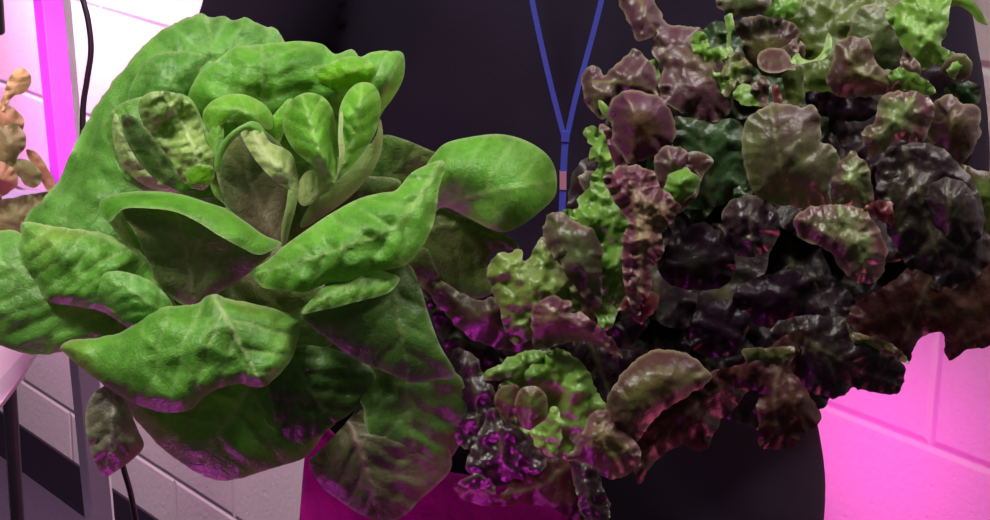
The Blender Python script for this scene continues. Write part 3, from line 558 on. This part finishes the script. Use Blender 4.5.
# brown leaf and bright green leaf, upper right
L(RT, S(-30, '846,60,-2 848,36,0 852,18,2 862,6,2 872,4,2 884,10,2 894,22,0 902,34,-2 906,52,-4 900,80,-8 880,90,-10 858,80,-8', '875,40,8', '880,85 872,8', vs=16, nz=6))
L(RG, S(-8, '886,16,-4 892,6,0 902,0,2 905,-14,2 952,-14,-2 950,6,-2 950,20,0 946,34,2 942,44,2 952,52,0 964,55,0 972,62,-2 970,74,-6 962,81,-8 952,78,-6 944,68,-4 932,66,-2 922,71,-2 914,66,-2 906,54,0 900,42,0 896,30,0 890,24,-2',
          '925,20,8 915,45,8 935,40,8', '908,60 925,25 938,-10', vs=14, nz=9, nsc=13, ruf=6, step=2.5), label='bright green upright leaf')
L(RO_, S(-8, '940,70,0 950,56,2 962,54,2 972,62,0 971,74,-4 962,81,-6 952,79,-4', '', '', nz=2, ruf=1, step=2.4))
L(RG, S(-20, '944,-12,0 955,-6,2 968,-3,2 978,6,2 984,16,0 988,25,-2 978,22,-4 970,12,-4 958,6,-2 948,6,0', '', '', nz=1, ruf=1, step=2.2, jag=.4), label='slim green leaf tip')
L(RB, S(16, '826,84,-6 825,76,-4 830,66,0 833,54,2 838,42,2 850,37,2 864,38,0 872,46,0 874,60,0 888,70,0 906,74,0 924,78,-2 936,90,-6 922,96,-10 900,98,-12 876,96,-12 858,98,-14 842,98,-14 832,92,-10',
          '850,60,10 870,80,6', '900,88 860,72 840,44', vs=18, nz=7, nsc=16), label='broad bronze leaf, upper right')
L(RG, S(20, '888,74,-2 900,68,0 912,72,2 926,80,0 937,92,-6 924,95,-8 904,90,-6 892,84,-4', '', '', nz=5, nsc=9, step=2.4))
L(RB, S(22, '900,64,-2 905,48,0 914,56,0 922,72,-4 910,76,-4', '', '', nz=2, step=2.4))
# centre leaves
RCE = RM('red_leaf_centre', (100, 112, 62), (86, 92, 54), (70, 50, 48), .5, .0, tcol=(130, 140, 50), vein=(130, 124, 90), rscale=13)
L(RCE, S(30, '744,160,-8 742,142,-6 745,124,-4 754,112,0 768,105,2 784,104,2 800,107,2 814,106,0 820,114,-2 822,128,-4 820,142,-4 832,146,-4 840,156,-6 836,170,-8 830,184,-12 826,206,-20 800,208,-22 772,204,-20 752,190,-14',
          '770,140,8 800,130,8 790,165,4 820,165,4', '790,206 780,160 770,106', vs=20, vk=.6, nz=6, nsc=20, ruf=3, step=2.7), label='large rounded bronze leaf in the middle')
L(RPG, S(26, '830,192,-8 834,174,-4 842,160,0 852,151,2 862,158,2 869,168,0 872,184,-4 874,204,-10 856,208,-14 836,206,-14', '852,178,8', '855,206 852,152', vs=12, nz=6, nsc=12, step=2.4))
L(RPG, S(30, '794,226,-4 796,216,-2 804,209,0 822,206,2 846,205,2 864,210,0 874,222,0 882,236,-2 887,252,-6 884,270,-10 876,281,-14 866,284,-16 852,280,-14 842,270,-10 834,258,-6 824,248,-4 810,244,-6 798,238,-6',
          '830,225,6 850,240,8 865,265,0', '838,206 855,245 872,280', vs=13, nz=7, nsc=14, ruf=5, step=2.4), label='purple lobed leaf with green midrib')
L(RC, S(30, '862,210,0 870,204,2 882,200,4 892,202,0 894,214,-2 892,226,-4 882,222,-4 872,216,-4', '', '', nz=3, nsc=8, step=2.2))
L(RX, S(10, '722,220,-6 726,205,-2 740,196,0 756,196,2 770,202,0 778,214,-2 780,230,-6 774,246,-10 758,256,-14 740,256,-14 728,246,-10', '750,215,10 755,235,4', '750,198 752,254', nz=8, nsc=13, ruf=6, vs=12, step=2.4), label='glossy dark purple leaf')
L(RN, S(4, '734,190,0 748,184,2 752,196,2 742,206,0 734,202,0', '', '', nz=3, nsc=8, step=2.2))
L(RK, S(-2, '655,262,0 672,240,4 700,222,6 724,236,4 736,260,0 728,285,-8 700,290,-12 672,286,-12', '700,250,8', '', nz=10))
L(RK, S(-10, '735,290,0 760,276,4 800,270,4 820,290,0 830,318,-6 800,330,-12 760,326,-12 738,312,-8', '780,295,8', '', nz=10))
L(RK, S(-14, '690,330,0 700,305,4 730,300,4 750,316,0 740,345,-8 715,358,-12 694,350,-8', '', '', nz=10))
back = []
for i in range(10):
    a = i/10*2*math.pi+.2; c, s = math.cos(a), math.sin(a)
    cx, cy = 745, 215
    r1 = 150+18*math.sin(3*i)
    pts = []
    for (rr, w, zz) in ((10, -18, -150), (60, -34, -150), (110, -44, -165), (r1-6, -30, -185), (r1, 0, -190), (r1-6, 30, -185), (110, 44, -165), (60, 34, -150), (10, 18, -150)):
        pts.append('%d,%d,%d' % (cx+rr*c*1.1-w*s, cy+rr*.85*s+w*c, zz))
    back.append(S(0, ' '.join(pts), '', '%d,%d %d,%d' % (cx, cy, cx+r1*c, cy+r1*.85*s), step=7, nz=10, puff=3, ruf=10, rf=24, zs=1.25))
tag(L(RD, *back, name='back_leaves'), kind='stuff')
v, f = tube([P(745, 245, 1.21), P(745, 275, 1.23), P(745, 310, 1.25)], [.028, .024, .016], 14)
link('stem', mesh('stem', sub(v, rl.location), f), bpy.data.materials['stem_flesh'], rl)
# ------------------------------------------------------------------ room
YAW = math.radians(39); WK = 1.5
WN = np.array([math.cos(YAW), math.sin(YAW), 0]); WD = np.array([math.sin(YAW), -math.cos(YAW), 0])
def hit(x, y):
    r = P(x, y, 1)-EYE; return EYE+r*(WK/(r@WN))
pj = hit(935, 385); uj = float(pj@WD)

def wall_material():
    m, nt, N = newmat('painted_block')
    uv = N('ShaderNodeUVMap')
    br = N('ShaderNodeTexBrick'); br.offset = .5
    for a, b in (('Scale', 1.0), ('Mortar Size', .008), ('Mortar Smooth', 1.0), ('Brick Width', .4), ('Row Height', .2), ('Bias', 0.0)): br.inputs[a].default_value = b
    nt.links.new(uv.outputs[0], br.inputs[0])
    tc = N('ShaderNodeTexCoord')
    n1 = N('ShaderNodeTexNoise', i_Scale=90.0, i_Detail=6.0, i_Roughness=.65); nt.links.new(tc.outputs['Object'], n1.inputs[0])
    n2 = N('ShaderNodeTexVoronoi', i_Scale=46.0); nt.links.new(tc.outputs['Object'], n2.inputs[0])
    pit = ramp(nt, n2.outputs[0], [(.0, (0, 0, 0, 1)), (.14, (1, 1, 1, 1))])
    h = math_(nt, 'ADD', math_(nt, 'MULTIPLY', math_(nt, 'SUBTRACT', 1.0, br.outputs['Fac']), 1.6), math_(nt, 'MULTIPLY', n1.outputs[0], .55))
    h = math_(nt, 'ADD', h, math_(nt, 'MULTIPLY', pit.outputs[0], .35))
    b = N('ShaderNodeBump', i_Strength=.6, i_Distance=.003); nt.links.new(h, b.inputs['Height'])
    pr = N('ShaderNodeBsdfPrincipled', i_Roughness=.5); pr.inputs['Specular IOR Level'].default_value = .35
    nt.links.new(mix(nt, n1.outputs[0], rgb((214, 204, 200)), rgb((224, 214, 210))), pr.inputs['Base Color'])
    nt.links.new(b.outputs[0], pr.inputs['Normal'])
    out = N('ShaderNodeOutputMaterial'); nt.links.new(pr.outputs[0], out.inputs[0])
    return m

def slab(name, u0, u1, z0, z1, off, th, mat, kind='structure'):
    """upright slab parallel to the block wall; off = distance of its face in front of the wall"""
    V = []
    for o in (off, off-th):
        for (u, z) in ((u0, z0), (u1, z0), (u1, z1), (u0, z1)):
            V.append(WD*u+WN*(WK-o)+np.array([0, 0, z]))
    me = mesh(name, V, [(0, 1, 2, 3), (7, 6, 5, 4), (0, 4, 5, 1), (1, 5, 6, 2), (2, 6, 7, 3), (3, 7, 4, 0)], False)
    uvl = me.uv_layers.new(name='UVMap')
    for l in me.loops:
        v = me.vertices[l.vertex_index].co
        uvl.data[l.index].uv = (float(v.x*WD[0]+v.y*WD[1])-uj+.2+8.0, v.z+8.0)
    o = link(name, me, mat); tag(o, kind=kind)
    return o

wall = slab('wall_back', -9.0, 2.6, 0, 2.7, 0.0, .12, wall_material())
slab('baseboard_back', -9.0, 2.6, 0, .1, .006, .0055, plain('vinyl_base', (26, 18, 34), .45))
fl = P(0, 0, 1)
me = mesh('floor', [(-7.5, -1.2, -.02), (3.6, -1.2, -.02), (3.6, 8.6, -.02), (-7.5, 8.6, -.02), (-7.5, -1.2, 0), (3.6, -1.2, 0), (3.6, 8.6, 0), (-7.5, 8.6, 0)],
          [(0, 3, 2, 1), (4, 5, 6, 7), (0, 1, 5, 4), (1, 2, 6, 5), (2, 3, 7, 6), (3, 0, 4, 7)], False)
tag(link('floor', me, plain('carpet', (30, 26, 34), .95, nz=260, c2=(78, 68, 82), bump=.6, bscale=300, bdist=.004)), kind='structure')

# ------------------------------------------------------------------ growing rack at the left
def stick(a, b, w, d, mat, name, parent, bev=.002):
    a = np.array(a, float); b = np.array(b, float); t = b-a; Ln = np.linalg.norm(t); t /= Ln
    s = WD-t*(WD@t); s /= np.linalg.norm(s); e = np.cross(t, s)
    v, f = box((a+b)/2-np.array(parent.location), s*w/2, e*d/2, t*Ln/2)
    o = link(name, mesh(name, v, f, False), mat, parent)
    if bev: bevel(o, bev)
    return o
white_metal = plain('white_metal', (206, 196, 206), .4)
grey_metal = plain('grey_metal', (96, 82, 104), .5)
dark_metal = plain('dark_metal', (28, 20, 32), .45)
def at_dist(x, y, d): return P(x, y, d)
rk = empty('grow_rack', (float(P(60, 300, 2.5)[0]), float(P(60, 300, 2.5)[1]), 0), 'white metal growing rack post standing left of the green lettuce in pink light', 'rack')
def vertical(x, y, d, z0, z1):
    p = P(x, y, d); return (p[0], p[1], z0), (p[0], p[1], z1)
def true_leg(x0, y0, x1, y1, dd):
    """leg in the upright plane at one distance from the wall side; ends on the floor"""
    a = P(x0, y0, dd); r = P(x1, y1, 1)-EYE; b = EYE+r*((a[1])/r[1]); t = b[2]/(a[2]-b[2])
    return a+(a-b)*.5, b+(b-a)*t
a, b = true_leg(54, 60, 95, 480, 2.45); stick(a, b, .028, .030, grey_metal, 'post', rk)
a, b = true_leg(68, 60, 104, 480, 2.56); stick(a, b, .010, .02, white_metal, 'post', rk)
pa = P(55, 60, 2.45)
for z in (.3,):
    c = np.array([pa[0]-.33, pa[1]-.10, z])
    v, f = box(c-np.array(rk.location), (.33, 0, 0), (0, .18, 0), (0, 0, .012))
    o = link('shelf', mesh('shelf', v, f, False), white_metal, rk); bevel(o, .004)
sx = empty('dark_stand', (float(P(15, 450, 2.2)[0]), float(P(15, 450, 2.2)[1]), 0), 'thin black stand leg at the lower left edge on the carpet', 'stand')
p = P(10, 400, 2.2)
v, f = tube([(p[0], p[1], 1.15), (p[0], p[1], .7), (p[0]+.0, p[1], .35), (p[0]+.005, p[1], .02)], .0085, 10)
link('leg', mesh('leg', sub(v, sx.location), f), dark_metal, sx)
v, f = tube([(p[0], p[1], .02), (p[0]+.005, p[1], .0)], [.02, .022], 14)
link('foot', mesh('foot', sub(v, sx.location), f), dark_metal, sx)

# hanging cables
blk = plain('cable_rubber', (22, 10, 22), .4)
cpts = [(76, -60), (81, -10), (88, 20), (91, 50), (87, 80), (83, 112), (84, 180), (92, 260), (104, 350), (114, 430), (124, 470), (132, 500), (142, 560), (150, 640)]
v, f = tube([P(x, y, 2.1+.0003*i*i) for i, (x, y) in enumerate(cpts)], .0034, 8, 6)
tag(link('power_cable', mesh('power_cable', v, f), blk), 'thin dark cable hanging down against the pink wall behind the green lettuce', 'cable')

# slanted pink trough of the growing system, lower left
tr = empty('growing_trough', tuple(P(-30, 330, 1.75)), 'pink-lit white growing trough corner under the far left lettuce leaf', 'trough')
q = [P(-60, 300, 1.9), P(60, 315, 1.9), P(34, 352, 1.86), P(16, 384, 1.84), P(0, 406, 1.83), P(-60, 450, 1.82)]
V = [p-np.array(tr.location) for p in q]+[p+F_*.02-np.array(tr.location) for p in q]; n = len(q)
fc = [tuple(range(n)), tuple(range(2*n-1, n-1, -1))]+[(i, i+n, (i+1) % n+n, (i+1) % n) for i in range(n)]
bm = bmesh.new(); me = mesh('side_panel', V, fc, False); bm.from_mesh(me); bmesh.ops.recalc_face_normals(bm, faces=bm.faces); bm.to_mesh(me); bm.free()
o = link('side_panel', me, white_metal, tr); bevel(o, .003)
v, f = tube([P(-60, 305, 1.9)-np.array(tr.location), P(55, 318, 1.9)-np.array(tr.location)], .012, 10)
link('rim', mesh('rim', v, f), white_metal, tr)
# dark bracket at the top left corner
v, f = box(P(-3, 5, 1.9), (.006, 0, 0), (0, .006, 0), (0, 0, .03))
o = link('lamp_bracket', mesh('lamp_bracket', v, f, False), dark_metal); bevel(o, .003); tag(o, 'small dark bracket in the top left corner before the pink wall', 'bracket')

# ------------------------------------------------------------------ young plant at the left edge
PT = leaf_mat('young_leaf_tan_pinklit', (196, 176, 110), (206, 150, 110), (220, 180, 140), .3, trans=.3)  # young leaf greens with the pink light mixed into the colours
PO = leaf_mat('young_leaf_salmon_pinklit', (190, 134, 104), (166, 128, 88), (220, 160, 130), .3, trans=.3)
PG = leaf_mat('young_leaf_olive_pinklit', (136, 136, 86), (140, 116, 80), (190, 150, 120), .3, trans=.3)
yp = empty('young_lettuce', tuple(P(-10, 250, 1.6)), 'young frilly lettuce in pink light cut by the left edge of the photo', 'lettuce')
def Y(mat, z0, o, i='', m='', **k):
    k.setdefault('nz', 5); k.setdefault('nsc', 12); k.setdefault('ruf', 5); k.setdefault('rf', 14); k.setdefault('rw', 8); k.setdefault('step', 2.6); k.setdefault('jag', 1)
    return leaf(yp, mat, [sheet(1.55, z0, o, i, m, **k)])
Y(PT, 0, '0,104,0 4,94,2 6,84,4 12,74,4 18,68,2 26,70,0 31,78,-2 29,88,-4 22,94,-2 14,96,0 8,104,0 2,112,0', '18,82,6', '2,110 22,74', vs=9)
Y(PO, -6, '-14,112,0 0,106,2 10,106,4 18,112,2 24,120,0 22,132,-2 12,138,-2 4,146,0 -8,150,0', '8,120,6', '', vs=9)
Y(PG, 4, '-14,140,0 0,128,2 14,124,4 24,132,2 26,146,0 18,156,-2 14,168,-4 4,172,-4 -14,170,0', '8,145,8', '', vs=10)
Y(PO, 10, '-20,164,0 -4,160,4 8,164,6 16,172,6 18,184,2 10,192,-2 0,196,-4 -20,196,-4', '2,176,10', '-20,180 16,178', vs=10)
Y(PG, -2, '10,164,0 20,158,2 30,162,4 40,170,4 42,180,2 36,187,-2 26,186,-2 20,178,0 14,172,0', '30,172,8', '', ruf=3)
Y(PO, -14, '26,150,0 36,152,2 44,162,2 52,176,2 56,188,0 48,192,-2 42,182,-2 34,168,-2', '', '', ruf=2)
Y(PG, -24, '-20,205,0 0,200,2 20,196,2 44,192,2 58,190,0 66,204,-2 56,224,-6 30,250,-8 0,262,-8 -20,262,-8', '20,222,6', '-20,230 50,200', vs=14)
v, f = tube([P(-4, 150, 1.6), P(-8, 200, 1.6), P(-10, 262, 1.61), P(-12, 320, 1.63)], [.006, .008, .010, .008], 10)
link('stem', mesh('stem', sub(v, yp.location), f), PG, yp)
v, f = box(P(-14, 212, 1.66), (.07, 0, 0), (0, .05, 0), (0, 0, .008))
o = link('plant_tray', mesh('plant_tray', v, f, False), plain('tray_plastic', (150, 120, 170), .4)); bevel(o, .003); tag(o, 'lilac tinted plastic tray holding the young lettuce at the left edge', 'tray')

# ------------------------------------------------------------------ person
CX, CY = .065, 1.45
pe = empty('person', (CX, CY, 0), 'person in black long-sleeved shirt and lanyard holding up two lettuce heads', 'person')
def ringloft(rings, seg=40, e=2.3):
    V = []; Fc = []
    for (x, y, z, a, b) in rings:
        for k in range(seg):
            t = 2*math.pi*k/seg; c, s = math.cos(t), math.sin(t)
            V.append((x+a*math.copysign(abs(c)**(2/e), c), y+b*math.copysign(abs(s)**(2/e), s), z))
    n = len(rings)
    for i in range(n-1):
        for k in range(seg): Fc.append((i*seg+k, i*seg+(k+1) % seg, (i+1)*seg+(k+1) % seg, (i+1)*seg+k))
    Fc.append(tuple(range(seg-1, -1, -1))); Fc.append(tuple((n-1)*seg+k for k in range(seg)))
    return V, Fc
def smoothrings(r, n=6): return [tuple(v) for v in catmull(r, n)]
def remeshed(name, parts, vox, mat, parent, disp=None, sm=6):
    V, Fc = merge(parts)
    me = mesh(name, V, Fc, False); o = link(name, me, mat, parent)
    m = o.modifiers.new('r', 'REMESH'); m.mode = 'VOXEL'; m.voxel_size = vox; m.use_smooth_shade = True
    s = o.modifiers.new('s', 'SMOOTH'); s.iterations = sm; s.factor = .5
    dg = bpy.context.evaluated_depsgraph_get()
    me2 = bpy.data.meshes.new_from_object(o.evaluated_get(dg)); o.modifiers.clear(); o.data = me2
    if disp:
        nv = len(me2.vertices); co = np.empty(nv*3, np.float32); me2.vertices.foreach_get('co', co); co = co.reshape(-1, 3)
        no = np.empty(nv*3, np.float32); me2.vertex_normals.foreach_get('vector', no); no = no.reshape(-1, 3)
        dv = np.array([disp(Vector(c.tolist())) for c in co], dtype=np.float32)
        me2.vertices.foreach_set('co', (co+no*dv[:, None]).ravel())
    if not me2.materials: me2.materials.append(mat)
    me2.polygons.foreach_set('use_smooth', [True]*len(me2.polygons)); me2.update()
    return o
sh = {-1: (-.205, -.05, 1.42), 1: (.212, .0, 1.43)}
el = {-1: (-.29, -.03, 1.13), 1: (.286, .03, 1.12)}
wr = {-1: (-.215, -.20, 1.115), 1: (.115, -.20, 1.105)}
skin = plain('skin', (196, 140, 116), .5, bump=.1)
cloth = plain('shirt_cloth', (25, 18, 32), .9, nz=40, spec=.15, bump=.35, bscale=500, bdist=.0006)
parts = [ringloft(smoothrings([(0, 0, .9, .15, .09), (0, 0, 1.1, .15, .09), (0, 0, 1.3, .17, .095), (0, 0, 1.42, .15, .085), (0, 0, 1.48, .07, .06), (0, .0, 1.53, .055, .058), (0, -.012, 1.57, .054, .06), (0, -.02, 1.60, .06, .078), (0, -.02, 1.65, .074, .095), (0, -.012, 1.70, .078, .1), (0, -.005, 1.75, .068, .088), (0, 0, 1.785, .03, .04)]))]
# nose, lips, brow, ears
parts += [tube([(0, -.105, 1.685), (0, -.122, 1.655), (0, -.112, 1.645)], [.008, .013, .009], 8), tube([(-.024, -.103, 1.62), (0, -.112, 1.622), (.024, -.103, 1.62)], .006, 8),
          tube([(-.04, -.10, 1.695), (0, -.108, 1.692), (.04, -.10, 1.695)], .007, 8)]
for s in (-1, 1): parts.append(tube([(s*.076, 0, 1.69), (s*.084, .01, 1.67), (s*.078, 0, 1.645)], [.01, .014, .008], 8))
for s in (-1, 1):
    w = np.array(wr[s])
    parts.append(tube([sh[s], el[s], w], [.042, .036, .026], 12))
    # palm under the stem, thumb and four curled fingers around it
    pc = w+np.array([s*.015, -.055, .012]) if False else w+np.array([-s*.0+(.0), -.06, .01])
    parts.append(tube([w, w+np.array([0, -.03, .003]), pc, pc+np.array([0, -.035, .006])], [.026, .030, .036, .030], 14))
    for i, (dx, ln) in enumerate(((-.030, .030), (-.010, .036), (.010, .033), (.029, .024))):
        b0 = pc+np.array([dx, -.035, .005])
        parts.append(tube([b0+np.array([0, .02, 0]), b0+np.array([dx*.1, -.022, .012]), b0+np.array([dx*.1, -.022-ln*.4, .018+ln]), b0+np.array([0, -.015, .03+ln*1.5])], [.010, .010, .009, .0075], 8))
    t0 = w+np.array([s*.022, -.03, .01])
    parts.append(tube([t0, t0+np.array([s*.028, -.028, .018]), t0+np.array([s*.024, -.05, .045]), t0+np.array([s*.006, -.06, .062])], [.014, .012, .011, .009], 8))
remeshed('body', parts, .0045, skin, pe, sm=3)
v, f = ringloft(smoothrings([(0, .02, 1.66, .083, .09), (0, .012, 1.71, .088, .104), (0, .004, 1.77, .078, .096), (0, .0, 1.80, .04, .05)]))
link('hair', mesh('hair', v, f), plain('hair_brown', (50, 34, 26), .7, bump=.5, bscale=120, bdist=.004), pe)
for s in (-1, 1):
    bm = bmesh.new(); bmesh.ops.create_uvsphere(bm, u_segments=14, v_segments=10, radius=.012)
    bmesh.ops.translate(bm, vec=(s*.031, -.101, 1.675), verts=bm.verts); me = bpy.data.meshes.new('eye'); bm.to_mesh(me); bm.free()
    link('eye', me, plain('eye_white', (200, 200, 196), .2), pe)
def wr_(c):
    f = noise.fractal(Vector((c.x*5+c.z*2.5, c.y*4, c.z*4-c.x*3)), 1, 2, 3)*.007
    g = math.sin((c.z*1.1+c.x*.9+noise.noise(c*5)*.12)*52)*.0022*max(0, min(1, (1.32-c.z)*4))
    return f+g
tor = ringloft(smoothrings([(0, 0, .78, .213, .137), (-.002, 0, .86, .212, .14), (-.002, 0, .94, .205, .135), (0, 0, 1.04, .195, .128), (0, 0, 1.15, .192, .126), (0, 0, 1.27, .198, .13), (0, 0, 1.36, .205, .125), (0, 0, 1.43, .185, .108), (0, 0, 1.47, .12, .085), (0, 0, 1.49, .075, .072)]), 48)
sl = [tor]
for s in (-1, 1):
    w = np.array(wr[s]); e = np.array(el[s])
    sl.append(tube([np.array(sh[s])*[.9, 1, 1], (np.array(sh[s])+e)/2+np.array([0, .005, 0]), e, (e+w)/2, w+np.array([0, .01, 0])], [.064, .055, .05, .043, .036], 16))
remeshed('shirt', sl, .009, cloth, pe, wr_, 5)
tro = plain('trouser_cloth', (22, 14, 28), .9, nz=40, spec=.1, bump=.35, bscale=400, bdist=.0008)
tr_parts = [ringloft(smoothrings([(0, 0, .68, .19, .125), (0, 0, .8, .2, .128), (0, 0, .92, .195, .125)]))]
for s in (-1, 1): tr_parts.append(ringloft(smoothrings([(s*.12, 0, .05, .06, .065), (s*.12, 0, .3, .065, .07), (s*.11, 0, .5, .075, .08), (s*.1, 0, .72, .095, .11), (s*.1, 0, .8, .09, .11)]), 28))
remeshed('trousers', tr_parts, .012, tro, pe, wr_, 4)
for s in (-1, 1):
    v, f = ringloft(smoothrings([(s*.12, -.05, .0, .048, .14), (s*.12, -.05, .02, .05, .142), (s*.12, -.04, .05, .045, .12), (s*.12, .01, .08, .04, .06), (s*.12, .02, .10, .038, .045)]), 28)
    link('shoe', mesh('shoe', v, f), dark_metal, pe)
# added cloth, its colour stands for magenta light on the dark hip
mag = plain('magenta_lit_cloth', (165, 14, 122), .9, nz=60, spec=.1, bump=.6, bscale=160, bdist=.003, c2=(110, 10, 88))
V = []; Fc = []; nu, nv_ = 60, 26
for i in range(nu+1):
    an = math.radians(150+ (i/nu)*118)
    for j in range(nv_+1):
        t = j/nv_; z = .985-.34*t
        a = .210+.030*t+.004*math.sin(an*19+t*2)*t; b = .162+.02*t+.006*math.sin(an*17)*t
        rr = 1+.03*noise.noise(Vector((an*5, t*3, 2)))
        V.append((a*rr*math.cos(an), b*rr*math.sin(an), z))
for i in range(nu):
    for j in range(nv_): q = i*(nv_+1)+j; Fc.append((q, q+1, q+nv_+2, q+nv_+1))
o = link('magenta_lit_hip', mesh('magenta_lit_hip', V, Fc), mag, pe); o['label'] = 'added cloth at the hip, coloured like magenta light on the dark clothes'
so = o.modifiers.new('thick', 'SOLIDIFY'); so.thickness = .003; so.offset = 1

# lanyard
ly = empty('lanyard', tuple(P(565, 140, 1.31)), 'thin blue lanyard hanging in a narrow V on the black shirt front', 'lanyard')
blue = plain('lanyard_blue', (44, 50, 138), .7, bump=.4, bscale=900, bdist=.0004)
def ribbon(pts, w, th=.0012):
    q = catmull(pts, 6); V = []; Fc = []
    for i, p in enumerate(q):
        t = q[min(i+1, len(q)-1)]-q[max(i-1, 0)]; t /= np.linalg.norm(t)
        s = np.cross(t, F_); s /= np.linalg.norm(s); e = np.cross(s, t)
        for (a, b) in ((-1, -1), (1, -1), (1, 1), (-1, 1)): V.append(p+s*a*w/2+e*b*th/2)
    for i in range(len(q)-1):
        for k in range(4): Fc.append((i*4+k, i*4+(k+1) % 4, i*4+4+(k+1) % 4, i*4+4+k))
    Fc += [(3, 2, 1, 0), tuple(len(q)*4-4+k for k in range(4))]
    return sub(V, ly.location), Fc
def LY(x, y):
    # lie just in front of the shirt front (plane facing the eye side)
    r = P(x, y, 1)-EYE; tt = (CY-.152)/r[1]; return EYE+r*tt
for pts in ([(490, -190), (512, -100), (530, -10), (540, 38), (552, 90), (564, 136)], [(650, -190), (624, -95), (604, -10), (590, 45), (577, 92), (567, 136)]):
    v, f = ribbon([LY(*p) for p in pts], .0036); link('strap', mesh('strap', v, f, False), blue, ly)
v, f = ribbon([LY(566, 132), LY(564, 160), LY(563, 190), LY(562, 214), LY(560, 300)], .0046, .003); link('cord', mesh('cord', v, f, False), blue, ly)
v, f = ribbon([LY(566, 131), LY(565, 141)], .0056, .005); link('knot', mesh('knot', v, f, False), blue, ly)
v, f = ribbon([LY(563, 171), LY(563, 189)], .0046, .0046); o = link('crimp', mesh('crimp', v, f, False), plain('pink_metal', (190, 130, 150), .35, .5), ly); o['label'] = 'pinkish metal crimp'
v, f = box(sub([LY(560, 370)], ly.location)[0], (.028, 0, 0), (0, .001, 0), (0, 0, .042)); o = link('badge', mesh('badge', v, f, False), plain('badge_card', (60, 50, 70), .5), ly); bevel(o, .001)

# ------------------------------------------------------------------ lights of the place, and added fill lamps
def area(name, loc, target, sx, sy, col, power, spread=180):
    ld = bpy.data.lights.new(name, 'AREA'); ld.shape = 'RECTANGLE'; ld.size = sx; ld.size_y = sy; ld.color = col; ld.energy = power; ld.spread = math.radians(spread)
    o = bpy.data.objects.new(name, ld); COL.objects.link(o); o.location = loc
    o.rotation_euler = (Vector(target)-Vector(loc)).to_track_quat('-Z', 'Y').to_euler()
    return o
def lamp_fixture(name, loc, size, label, c, strength, up=False):
    """shallow housing with its luminous strip on the lit side"""
    e = empty(name, loc, label, 'lamp', None)
    v, f = box((0, 0, .02), (size[0]/2, 0, 0), (0, size[1]/2, 0), (0, 0, .02)); bevel(link('housing', mesh('housing', v, f, False), white_metal, e), .004)
    v, f = box((0, 0, -.003), (size[0]/2-.02, 0, 0), (0, size[1]/2-.02, 0), (0, 0, .002)); link('diffuser', mesh('diffuser', v, f, False), emit(name+'_glow', c, strength), e)
    return e
lamp_fixture('ceiling_light', (-.55, .55, 2.56), (1.2, .6), 'long white ceiling light above the lettuces', (1, .98, .92, 1), 3)
area('ceiling_glow', (-.7, .6, 2.54), (-.2, 1.15, 1.2), .6, .25, (1, .97, .9), KEY_P)
MAG = (1.0, .05, .85); PNK = (1.0, .55, .92)
area('grow_glow_left', (-.42, 1.12, .42), (-.22, 1.24, 1.0), .3, .1, MAG, MAGL_P, 75)
area('grow_glow_behind', tuple(P(735, 500, 1.86)), tuple(hit(835, 470)), .10, .06, (1.0, .08, .75), MAGR_P)
area('magenta_fill_below', tuple(P(440, 680, 1.08)), tuple(P(500, 450, 1.12)), .08, .05, MAG, LOW_P, 45)  # added unseen lamp, tints the glossy purple leaves from below
area('grow_glow_wall', tuple(P(-60, -230, 3.0)), tuple(hit(110, 0)), .15, .4, PNK, WALL_P)
area('grow_glow_rack', tuple(P(-70, 90, 1.9)), tuple(P(52, 110, 2.45)), .08, .25, MAG, RACK_P, 30)
area('trough_fill', tuple(P(-60, 440, 1.6)), tuple(P(5, 365, 1.86)), .05, .05, (1, .12, .6), .05, 70)  # added unseen lamp that only turns the white trough pink
area('seedling_fill', tuple(P(-60, -60, 1.5)), tuple(P(10, 160, 1.6)), .15, .1, (1, .5, .8), SEED_P)  # added unseen lamp to tint the young lettuce
area('wall_pink_fill', (.80, 1.42, .30), tuple(hit(940, 400)), .4, .1, (1.0, .12, .32), PR_P)  # added unseen fill for the pink on the right of the wall
lamp_fixture('ceiling_light', (1.0, 1.0, 2.56), (1.2, .6), 'added unseen ceiling light that brightens the block wall on the right', (1, .98, .92, 1), 3)
area('wall_fill', (1.0, 1.0, 2.54), tuple(hit(1000, -250)), 1.1, .4, (1, .93, .92), WALLR_P, 90)  # added with its housing to brighten the upper right of the wall
w = bpy.data.worlds.new('world'); SC.world = w; w.use_nodes = True
w.node_tree.nodes['Background'].inputs[0].default_value = (.9, .84, .88, 1); w.node_tree.nodes['Background'].inputs[1].default_value = WORLD_P
vs_ = SC.view_settings; vs_.view_transform = 'Standard'; vs_.look = 'None'; vs_.gamma = 1; vs_.exposure = 0; vs_.use_curve_mapping = False
